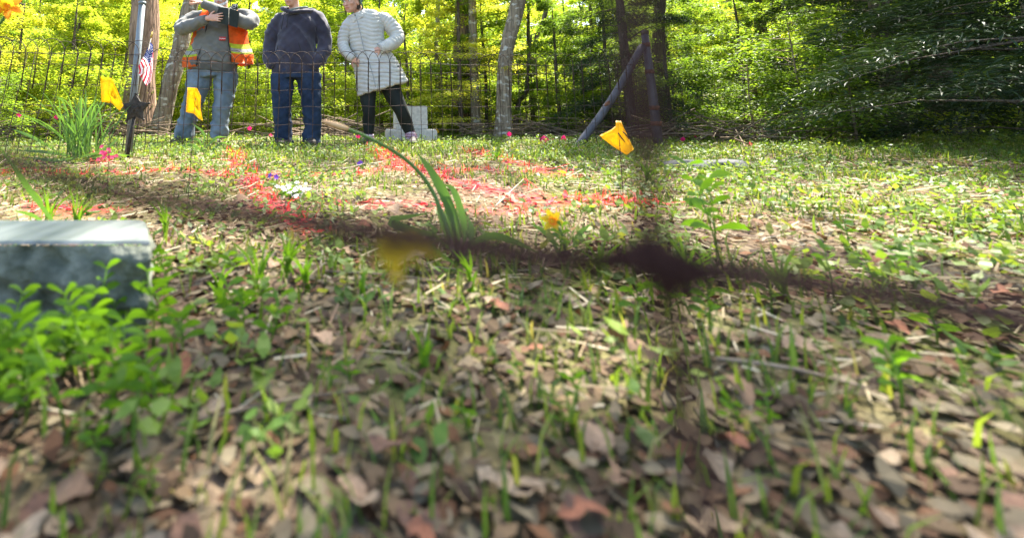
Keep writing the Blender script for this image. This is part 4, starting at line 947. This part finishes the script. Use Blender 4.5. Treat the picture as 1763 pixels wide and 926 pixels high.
shoes(r0, Vector((f.q(488, 240).x, 0, .0)), R(-10)); shoes(r0, Vector((f.q(535, 240).x, 0, .0)), R(10))

# --- woman in pale coat
f = Fig(662, 5.2, 'woman in long pale grey quilted coat, knit hat and black leggings leaning to the left'); r0 = f.root
armR = [(611, 36, .01, 9), (601, 42, .0, 11.5), (593, 60, .0, 11), (591, 80, -.02, 10), (598, 95, -.10, 9), (608, 104, -.14, 7.5)]
armL = [(646, 31, .02, 10), (660, 34, .02, 13.5), (675, 48, .01, 14), (684, 66, -.02, 12.5), (670, 80, -.10, 11.5), (653, 88, -.15, 9.5)]
legL = [(634, 140, 0, 16.5), (633, 165, 0, 14.5), (635, 192, -.02, 10.5), (635, 210, .02, 11.0), (635, 238, .02, 7.5)]
legR = [(668, 140, 0, 17), (678, 165, 0, 15.5), (691, 192, -.02, 11.5), (699, 210, .02, 11.5), (709, 234, .02, 8)]
coatP = [(621, 26, .0, 15, .09), (626, 33, .0, 30, .11), (629, 46, 0, 34, .135), (631, 66, 0, 32, .14), (635, 88, 0, 32, .145), (643, 108, 0, 38, .165), (652, 130, 0, 43, .18), (659, 153, 0, 47, .185)]
bm = bmesh.new()
for P in (armR, armL): f.tb(bm, P, 12, -.025)
for P in (legL, legR): f.tb(bm, P, 12, -.006)
f.tb(bm, [(650, 142, 0, 30, .11)] + [(a, b_, c_, d_ * .72, e_ * .7) for a, b_, c_, d_, e_ in coatP[:-1][::-1]], 18, 0, side=SX)
for P in (legL, legR):
    e = P[-1]; f.tb(bm, [(e[0], e[1], .02, 6.5), (e[0], e[1] + 8, -.0, 6), (e[0] - 2, e[1] + 11, -.08, 5)], 10)
hc = f.q(605, 7, -.07); tube(bm, [f.q(622, 32, 0), f.q(613, 10, -.03)], .052, 12)
HMx = head(bm, hc, R(-38), R(6), 1.14, lean=R(0))
hand_blobs(bm, f.q(607, 103, -.14), (.75, .3, -.55), (0, -1, .3), .4, .92, side=-1)
hand_blobs(bm, f.q(653, 88, -.15), (-.9, .35, -.2), (0, -1, .3), .3, .9, side=1)
remesh('body', bm, .006, 2, None, r0, M['skin'])
face_bits(r0, HMx, None)
bm = bmesh.new()
for i in range(8):
    a = R(30 + i * 17); c_ = HMx @ Vector((.062 * math.cos(a), .018 + .068 * math.sin(a), -.035)); ball(bm, c_, (.02, .02, .035), 8)
for i in range(3): ball(bm, HMx @ Vector((.056, .022 + i * .018, -.06)), (.012, .014, .03), 8)
for i in range(3): ball(bm, HMx @ Vector((-.066, .0 + i * .02, -.045)), (.014, .02, .03), 8)
remesh('hair', bm, .007, 3, lambda c: .003 * noise.noise(Vector((c.x * 120, c.y * 120, c.z * 15))), r0, M['hair_dark'])
bm = bmesh.new(); bmesh.ops.create_uvsphere(bm, u_segments=26, v_segments=18, radius=1, matrix=HMx @ Matrix.Rotation(R(-14), 4, 'X') @ Matrix.Translation((0, .022, .062)) @ Matrix.Diagonal((.096, .114, .098, 1)))
for v in [v for v in bm.verts if (HMx.inverted() @ v.co).z < min(.050, .010 - .95 * (HMx.inverted() @ v.co).y)]: bm.verts.remove(v)
bmesh.ops.solidify(bm, geom=bm.faces[:], thickness=.006)
hat = obj('knit_hat', b2m('knit_hat', bm), r0, M['beanie'])
bm = bmesh.new(); P = []
for i in range(25):
    a = 2 * math.pi * i / 24; lp = Vector((.093 * math.cos(a), .018 + .109 * math.sin(a), 0)); lp.z = min(.056, .016 - .95 * lp.y); P.append(HMx @ lp)
tube(bm, P, [(.008, .013)] * 25, 8); obj('hat_brim', b2m('hat_brim', bm), hat, M['beanie'])
def quilt(axis_fn, pitch, amp):
    def g(c):
        s = axis_fn(c); s += .010 * math.sin(c.x * 26 + c.y * 8) + .006 * noise.noise(c * 12)
        t = abs(math.sin(math.pi * s / pitch)); return amp * (t ** .55) + .003 * noise.noise(c * 22)
    return g
bm = bmesh.new(); f.tb(bm, coatP, 28, -.014, side=SX)
ct = remesh('coat', bm, .010, 3, quilt(lambda c: c.z + .10 * (c.x + .1), .046, .011), r0, M['coat'])
def armaxis(P):
    Q = [f.q(p[0], p[1], p[2]) for p in P]
    def fn(c):
        best = (9, 0); acc = 0
        for a, b_ in zip(Q, Q[1:]):
            d_ = b_ - a; t = max(0, min(1, (c - a).dot(d_) / d_.length_squared)); dd = (a + d_ * t - c).length
            if dd < best[0]: best = (dd, acc + t * d_.length)
            acc += d_.length
        return best[1]
    return fn
for P in (armR, armL):
    bm = bmesh.new(); f.tb(bm, P, 18, -.008); ball(bm, f.q(P[0][0], P[0][1], P[0][2]), P[0][3] * f.k * .97, 14)
    remesh('sleeve', bm, .009, 3, quilt(armaxis(P), .044, .011), ct, M['coat'])
bm = bmesh.new(); tube(bm, smooth_path([f.q(634, 17, .02), f.q(628, 26, -.02), f.q(620, 30, -.02)], 3), .02, 8)
f.tb(bm, [(613, 23, -.01, 16, .085), (616, 29, -.0, 18, .10), (620, 36, 0, 22, .11)], 24, 0, side=(1, 0, .25))
remesh('collar', bm, .008, 3, quilt(lambda c: c.z + .25 * c.x, .035, .007), ct, M['coat'])
zp = [(612, 31, -.118), (616, 46, -.152), (621, 66, -.158), (626, 88, -.163), (633, 108, -.183), (640, 130, -.20), (645, 152, -.205)]
bm = bmesh.new(); tube(bm, smooth_path([f.q(*p) for p in zp], 5), .0045, 6); obj('zip', b2m('zip', bm), ct, M['zip'])
bm = bmesh.new(); ball(bm, f.q(611, 31, -.13), .008, 8); obj('snap', b2m('snap', bm), ct, M['ink'])
bm = bmesh.new(); tube(bm, smooth_path([f.q(647, 79, -.17), f.q(653, 86, -.172), f.q(660, 94, -.165)], 4), .004, 6); obj('pocket_edge', b2m('pocket_edge', bm), ct, M['zip'])
bm = bmesh.new(); ball(bm, f.q(683, 117, -.155), (.010, .006, .010), 8); tube(bm, [f.q(684, 119, -.16), f.q(690, 121, -.15)], .003, 5); obj('hem_logo', b2m('hem_logo', bm), ct, M['ink'])
bm = bmesh.new()
for P in (legL, legR): f.tb(bm, P, 18, 0)
f.tb(bm, [(652, 128, 0, 33, .13), (652, 150, 0, 28, .12)], 18, 0, side=SX)
remesh('leggings', bm, .010, 4, folds(.002, 4, 10), r0, M['legging'])
for P in (legL, legR):
    e = P[-1]; dx = 4 if P is legR else 0; bm = bmesh.new(); A = f.q(e[0] - dx * .8, e[1] - 6, .02); B = f.q(e[0] + dx * .4, e[1] + 8, .01); nS = 13
    rings = tube(bm, [A.lerp(B, i / (nS - 1)) for i in range(nS)], [.057 + .003 * (i % 2) for i in range(nS)], 16)
    lay = bm.loops.layers.float_color.new('Col'); pal = [(.30, .16, .22, 1), (.62, .50, .55, 1), (.24, .12, .18, 1), (.45, .30, .36, 1)]
    bm.verts.index_update()
    for fa in bm.faces:
        z_ = fa.calc_center_median().z; k_ = int((z_ - B.z) / (A.z - B.z) * 6) % 4
        for lp in fa.loops: lp[lay] = pal[k_]
    obj('sock', b2m('sock', bm), r0, M['sock'])
shoes(r0, Vector((f.q(635, 240).x, 0, 0)), R(-30)); shoes(r0, Vector((f.q(711, 240).x, 0, 0)), R(-10))

# ---------------------------------------------------------------- plants
def blade(pts, wmax, tip=True, twist=.3, basew=.5, cup=.15):
    """strap leaf along world points (already relative)"""
    P = smooth_path(pts, 5); bm = bmesh.new(); rows = []; n_ = len(P)
    for i, p in enumerate(P):
        t = i / (n_ - 1); tg = (P[min(i + 1, n_ - 1)] - P[max(i - 1, 0)]).normalized()
        s = tg.cross(Vector((math.sin(twist * 3), 1, .2)));
        if s.length < 1e-4: s = Vector((1, 0, 0))
        s.normalize(); s = Matrix.Rotation(twist * t * 2, 3, tg) @ s
        wd = wmax * (lerp(basew, 1, min(1, t * 2.2)) * (1 - max(0, (t - .55) / .45) ** 1.6) + .01) / 2; nn_ = tg.cross(s)
        rows.append([bm.verts.new(p - s * wd + nn_ * wd * cup), bm.verts.new(p), bm.verts.new(p + s * wd + nn_ * wd * cup)])
    for A, B in zip(rows, rows[1:]):
        for k in range(2): bm.faces.new((A[k], A[k + 1], B[k + 1], B[k]))
    return b2m('leaf', bm)
# tall leaf clump by the left fence
b0 = onG(150, 3.35); t = thing('leaf_clump', 'tall clump of narrow upright green leaves in front of the left fence', 'plant', b0)
r_ = random.Random(8)
for i in range(64):
    bx_ = r_.gauss(0, .055); by = r_.gauss(0, .05); a = r_.gauss(.0, .33) - .04; H = r_.uniform(.28, .54); dx = math.tan(a) * H; dy = r_.gauss(0, .10); bend = r_.uniform(.85, 1.0)
    P = [Vector((bx_, by, -.02)), Vector((bx_ + dx * .35, by + dy * .3, H * .45)), Vector((bx_ + dx * .8, by + dy * .8, H * .82)), Vector((bx_ + dx * 1.15, by + dy * 1.3, H * bend))]
    obj('leaf', blade(P, r_.uniform(.008, .013), twist=r_.uniform(-.5, .5)), t, M['blade'])
# low spreading leaves left
for base, lst, lb in [(onG(120, 3.1), [((120, 268), (80, 262), (20, 258)), ((130, 272), (95, 276), (40, 270)), ((150, 272), (190, 266), (230, 268)), ((100, 262), (60, 238), (20, 222)), ((140, 270), (180, 258), (210, 232))], 'flopped strap leaves spreading below the tall leaf clump'),
                     (onG(330, 3.7), [((350, 262), (330, 250), (300, 256)), ((352, 262), (340, 240), (318, 248)), ((360, 262), (385, 246), (410, 256)), ((345, 262), (352, 232), (330, 212)), ((348, 262), (372, 238), (392, 236))], 'loose strap leaves growing at the feet of the man in orange')]:
    t = thing('strap_plant', lb, 'plant', base); Yb = base.y
    for P in lst: obj('leaf', blade([at(x_, y_, Yb + .03 * k) - base for k, (x_, y_) in enumerate(P)], .02, twist=.4), t, M['blade'])
# foreground daffodil plant
Yd = .95; b0 = onG(790, Yd); t = thing('daffodil_plant', 'arching daffodil with closed orange bud and blue green leaves in the centre foreground', 'plant', b0)
def A_(x_, y_, k=0): return at(x_, y_, Yd + k) - b0
bud_path = [A_(788, 455), A_(772, 400), A_(742, 325, .02), (A_(700, 276, .02)), A_(640, 240, 0), A_(590, 219, -.02)]
bm = bmesh.new(); tube(bm, smooth_path(bud_path, 6), [.0048 - .00006 * i for i in range(31)], 10); st = obj('stem', b2m('stem', bm), t, M['blade'])
bm = bmesh.new(); q0, q1 = A_(600, 222, -.02), A_(555, 209, -.03); dd = q1 - q0
tube(bm, [q0 + dd * x_ for x_ in (0, .2, .45, .7, .88, 1)], [.0036, .0052, .006, .0055, .004, .0015], 12); obj('flower_bud', b2m('flower_bud', bm), st, M['bud'])
for P, wd in [([(795, 452), (783, 380), (752, 310), (716, 260)], .021), ([(792, 452), (778, 390), (768, 345), (738, 300)], .017), ([(800, 452), (800, 390), (782, 330), (765, 318)], .014), ([(790, 452), (765, 385), (750, 350)], .014),
              ([(785, 440), (745, 400), (752, 398), (735, 380)], .010), ([(800, 440), (812, 400), (805, 372)], .012), ([(795, 430), (840, 405), (880, 412), (932, 436)], .016), ([(790, 458), (748, 430), (744, 400), (748, 392)], .010), ([(795, 465), (760, 462), (748, 430)], .009), ([(745, 402), (700, 392), (675, 378), (740, 366)], .018)]:
    obj('leaf', blade([A_(x_, y_, .01 * i) for i, (x_, y_) in enumerate(P)], wd, twist=.15), t, M['blade'])
bm = bmesh.new(); 
for i in range(5): a = i * 1.25; tube(bm, [A_(790, 452), A_(788 + 12 * math.cos(a), 430, .01 * math.sin(a)), A_(790 + 16 * math.cos(a), 408, .012 * math.sin(a))], [.004, .006, .001], 6)
obj('dry_sheath', b2m('dry_sheath', bm), t, M['twig'])
# petalled flower
def flower(bm_pet, c, r, n_, face, wid=.5, cup=.25):
    f_ = Vector(face).normalized(); u = f_.orthogonal().normalized(); v = f_.cross(u)
    for i in range(n_):
        a = 2 * math.pi * i / n_; d_ = u * math.cos(a) + v * math.sin(a); s = f_.cross(d_)
        p = [c, c + d_ * r * .5 + s * r * wid * .5 + f_ * r * cup, c + d_ * r + f_ * r * cup * .6, c + d_ * r * .5 - s * r * wid * .5 + f_ * r * cup]
        vs = [bm_pet.verts.new(x_) for x_ in p]; bm_pet.faces.new(vs)
def daffodil(px, py, Y, r, petal, base_px, label, face=(-.2, -1, .2), trumpet='orange_petal', stem_to=None):
    b0 = onG(base_px, Y); t = thing('daffodil', label, 'flower', b0); c = at(px, py, Y) - b0
    bm = bmesh.new(); tube(bm, smooth_path([Vector((0, 0, -.02)), Vector((c.x * .3, 0, c.z * .6)), c + Vector((0, .012, 0))], 5), .0032, 8); obj('stem', b2m('stem', bm), t, M['blade'])
    bm = bmesh.new(); flower(bm, c, r, 6, face); flower(bm, c, r * .9, 6, Vector(face) + Vector((.1, 0, .3))); fl = obj('flower_head', b2m('flower_head', bm), t, M[petal])
    fv = Vector(face).normalized(); bm = bmesh.new(); tube(bm, [c, c + fv * r * .35, c + fv * r * .6], [r * .16, r * .25, r * .36], 12, False); obj('trumpet', b2m('trumpet', bm), fl, M[trumpet])
    for k in (-1, 1): obj('leaf', blade([Vector((.01 * k, 0, -.02)), Vector((.03 * k, .01, c.z * .5)), Vector((.07 * k, .02, c.z * .9))], .012, twist=.3 * k), t, M['blade'])
    return t
daffodil(950, 380, 1.05, .027, 'yellow_petal', 957, 'small yellow daffodil with orange centre blooming low in the right foreground')
daffodil(12, 12, .85, .030, 'orange_petal', -140, 'orange daffodil head poking in at the upper left corner', face=(.5, -.8, .1), trumpet='yellow_petal')
# long dark blades at left
b0 = onG(70, 1.15); t = thing('strap_plant', 'single long dark green strap leaf slanting across the left foreground', 'plant', b0)
obj('leaf', blade([at(105, 400, 1.15) - b0, at(70, 352, 1.13) - b0, at(38, 308, 1.1) - b0, at(-5, 245, 1.08) - b0], .017, twist=.1), t, M['blade'])
obj('leaf', blade([at(95, 405, 1.15) - b0, at(60, 372, 1.13) - b0, at(20, 362, 1.1) - b0], .012, twist=.2), t, M['blade'])
# white flower cluster
b0 = onG(497, 1.75); t = thing('white_flower_plant', 'green plant topped with a small cluster of white flowers', 'plant', b0); r_ = random.Random(9)
top = at(508, 330, 1.75) - b0
bm = bmesh.new(); tube(bm, [(0, 0, -.02), (top.x * .5, 0, top.z * .6), tuple(top)], .003, 6); obj('stem', b2m('stem', bm), t, M['weed'])
for i in range(34):
    c = top + Vector((r_.gauss(0, .03), r_.gauss(0, .025), r_.gauss(0, .015))); bm = bmesh.new(); flower(bm, c, r_.uniform(.008, .014), 5, (r_.gauss(0, .4), -.5, 1), .6)
    obj('blossom', b2m('blossom', bm), t, M['white_petal'])
for i in range(12):
    a = r_.uniform(0, 6.28); z_ = r_.uniform(0, top.z); q0 = Vector((top.x * z_ / top.z, 0, z_)); obj('leaf', blade([q0, q0 + Vector((.03 * math.cos(a), .03 * math.sin(a), .012)), q0 + Vector((.055 * math.cos(a), .05 * math.sin(a), .0))], .014), t, M['weed'])
# pink and violet flowers
for px, py, mt_, nn_, lb in [(176, 272, 'pink_petal', 16, 'bunch of bright pink flowers beside the tall leaf clump'), (620, 281, 'violet_petal', 2, 'tiny violet flower near the feet of the woman'), (470, 303, 'violet_petal', 2, 'tiny violet flower by the pink painted line below the man in navy')]:
    g0 = gp(px, py + 12); g0.z = gz(g0.x, g0.y); t = thing('wild_flower', lb, 'flower', g0); r_ = random.Random(px)
    bm = bmesh.new(); tube(bm, [(0, 0, -.01), (0, 0, .03)], .0025, 6); obj('stem', b2m('stem', bm), t, M['weed'])
    for i in range(nn_):
        bm = bmesh.new(); flower(bm, Vector((r_.gauss(0, .012 + .0015 * nn_), r_.gauss(0, .01), .03 + r_.random() * .006 * nn_)), .016, 5, (r_.gauss(0, .5), -1, .6), .7); obj('blossom', b2m('blossom', bm), t, M[mt_])
# leafy weeds
WL = [blade([Vector((0, 0, 0)), Vector((.4, 0, .12)), Vector((.75, 0, .10)), Vector((1, 0, -.03))], .24 + .05 * k, twist=.05, basew=.15) for k in range(3)]
for q in WL: q.materials.append(M['weed'])
def weed(px, Y, H, nl, ls, label, group, sd, lean=0, loc=None):
    b0 = loc or onG(px, Y); t = thing('leafy_weed', label, 'plant', b0, 0, group); r = random.Random(sd)
    top = Vector((lean * H + r.gauss(0, .1) * H, r.gauss(0, .1) * H, H)); bm = bmesh.new(); tube(bm, [(0, 0, -.01), tuple(top * .5 + Vector((.004, 0, 0))), tuple(top)], [.0016, .0013, .0008], 6); obj('stem', b2m('stem', bm), t, M['weed'])
    for i in range(nl):
        f_ = .25 + .75 * (i // 2 + 1) / ((nl + 1) // 2); a = (i % 2) * math.pi + (i // 2) * 1.57 + r.gauss(0, .3)
        o = obj('leaf', WL[i % 3], t); o.location = top * f_; s_ = ls * r.uniform(.75, 1.2) * (1.15 - .35 * f_); o.scale = (s_,) * 3; o.rotation_euler = (r.gauss(0, .25), -r.uniform(.0, .75) * (.4 + f_ * .6), a)
r_ = random.Random(31)
for i in range(44):
    Y = r_.uniform(.47, .65) if i < 30 else r_.uniform(.62, .95); px = r_.uniform(-30, 300) if i < 30 else r_.uniform(200, 480)
    weed(px, Y, r_.uniform(.045, .10) if i < 30 else r_.uniform(.03, .08), 10, r_.uniform(.022, .036), 'bright green leafy weed growing in front of the low stone marker' if i < 30 else 'bright green leafy weed growing right of the low stone marker', 'weeds before the low stone' if i < 30 else 'weeds right of the low stone', i, r_.gauss(0, .2))
for i, (px, Y, H, ls) in enumerate([(1200, 1.0, .17, .055), (1212, .95, .20, .05)]):
    weed(px, Y, H, 10, ls, 'tall leafy green plant near the right side behind the dark wire', 'tall leafy plants by the dark wire', 70 + i, -.1)
for i in range(16):
    Y = r_.uniform(.5, 1.1); px = r_.uniform(900, 1600); weed(px, Y, r_.uniform(.03, .09), 8, r_.uniform(.018, .03), 'small weed growing in the shaded litter to the right', 'weeds in the shaded litter on the right', 100 + i)
for i in range(14):
    Y = r_.uniform(.36, .6); px = r_.uniform(100, 1500); weed(px, Y, r_.uniform(.015, .035), 8, r_.uniform(.010, .018), 'tiny weed in the nearest leaf litter below the stone', 'tiny weeds in the nearest litter', 130 + i)
# grass tufts in the foreground
for i, (px, Y, H, nb_) in enumerate([(500, .92, .085, 12), (530, .86, .07, 10), (455, .85, .08, 9), (800, .84, .07, 8), (620, .80, .05, 7), (390, .80, .07, 9), (1010, .9, .07, 9), (1150, .85, .09, 10), (1100, 2.2, .12, 10), (850, 3.2, .10, 9), (300, 1.2, .10, 8), (720, .60, .05, 8), (1300, .8, .09, 10), (150, 1.25, .12, 14), (105, 1.3, .13, 12)]):
    b0 = onG(px, Y); t = thing('grass_tuft', 'tuft of thin green grass blades rising from the leaf litter', 'grass tuft', b0, 0, 'grass tufts in the litter'); r = random.Random(px)
    for k in range(nb_):
        a = r.uniform(0, 6.28); h = H * r.uniform(.5, 1.1); s_ = h * r.uniform(.15, .7)
        obj('blade', blade([Vector((r.gauss(0, .008), r.gauss(0, .008), -.01)), Vector((s_ * .3 * math.cos(a), s_ * .3 * math.sin(a), h * .6)), Vector((s_ * math.cos(a), s_ * math.sin(a), h))], .0035 + .0012 * Y, twist=.3), t, M['weed'])
# fallen sticks
for i, (a, b_, r0_) in enumerate([((852, 362), (903, 325), .0022), ((560, 480), (800, 510), .002), ((903, 325), (937, 343), .0024), ((335, 500), (420, 470), .004), ((1060, 255), (1090, 300), .004), ((1235, 640), (1500, 700), .003), ((300, 760), (620, 700), .0025)]):
    A, B = gp(*a), gp(*b_); A.z = gz(A.x, A.y) + (.01 if i != 0 else .01); B.z = gz(B.x, B.y) + (.035 if i == 0 else .012)
    if i == 2: A.z += .025
    bm = bmesh.new(); mid = (A + B) / 2 + Vector((.004, 0, .004)); tube(bm, smooth_path([Vector((0, 0, 0)), mid - A, B - A], 4), [r0_ * (.9 - .06 * q_) for q_ in range(9)], 7)
    o = obj('fallen_stick', b2m('fallen_stick', bm), None, M['redlabel'] if i == 2 else (M['stick'] if i == 0 else M['twig'])); o.location = A
    tag(o, ['thin pale stick lying beside the pink paint on the right', 'thin dry stem lying in the centre foreground litter', 'short stick sprayed with red paint leaning on a pale one', 'thin stick lying just right of the low stone', 'pale dry stem standing in the grass below the yellow flag', 'longer fallen stick in the shaded ground at lower right', 'fallen stick on the nearest ground at lower left'][i], 'stick')
# near out of focus wires in front of the lens (front fence)
t = thing('near_fence_wire', 'blurred rusty fence wires crossing close in front of the camera', 'fence wire', at(1130, 700, .056))
w0 = Vector(t.location)
P = [at(-20, 270, .066), at(160, 322, .064), at(330, 352, .063), at(480, 378, .062), at(640, 398, .061), at(800, 422, .060), at(980, 446, .059), at(1120, 458, .058), at(1330, 478, .057), at(1800, 560, .055)]
bm = bmesh.new(); tube(bm, smooth_path([p - w0 for p in P], 5), [lerp(.0020, .0023, min(1, i / 20)) for i in range(46)], 8); obj('line_wire', b2m('line_wire', bm), t, M['rust_near'])
P = [at(1092, -120, .050), at(1098, 60, .050), at(1106, 200, .050), at(1116, 330, .052), at(1130, 450, .054), at(1150, 560, .053), at(1190, 760, .052), at(1240, 1000, .05)]
bm = bmesh.new(); tube(bm, smooth_path([p - w0 for p in P], 5), .0016, 8); obj('upright_wire', b2m('upright_wire', bm), t, M['rust_near'])
bm = bmesh.new(); 
for i in range(34):
    a = i * 1.3; w_r = .0006 + .0026 * math.sin(math.pi * i / 33) ** 1.5; c = at(1010 + i * 8.0, 436 + i * 1.2, .053) - w0; nc = c + Vector((0, w_r * math.cos(a), w_r * math.sin(a)))
    if i: tube(bm, [pc, nc], .0011, 6, False)
    pc = nc
obj('wire_wrap', b2m('wire_wrap', bm), t, M['rust_near'])
b0 = at(640, 398, .13); o_ = bmesh.new()
for i in range(5):
    a = -1.9 + i * .42; c = at(675, 392, .145) - b0; d_ = Vector((math.cos(a), 0, math.sin(a)));
    s_ = Vector((-d_.z, 0, d_.x)); L_ = .013 + .005 * (i % 2)
    vs = [o_.verts.new(x_) for x_ in (c, c + d_ * L_ * .5 + s_ * .003, c + d_ * L_ + Vector((0, .001, 0)), c + d_ * L_ * .5 - s_ * .003)]; o_.faces.new(vs)
tag(obj('withered_leaf', b2m('withered_leaf', o_), None, M['withered']), 'blurred withered yellow leaf hanging from the near rusty wire', 'leaf').location = b0
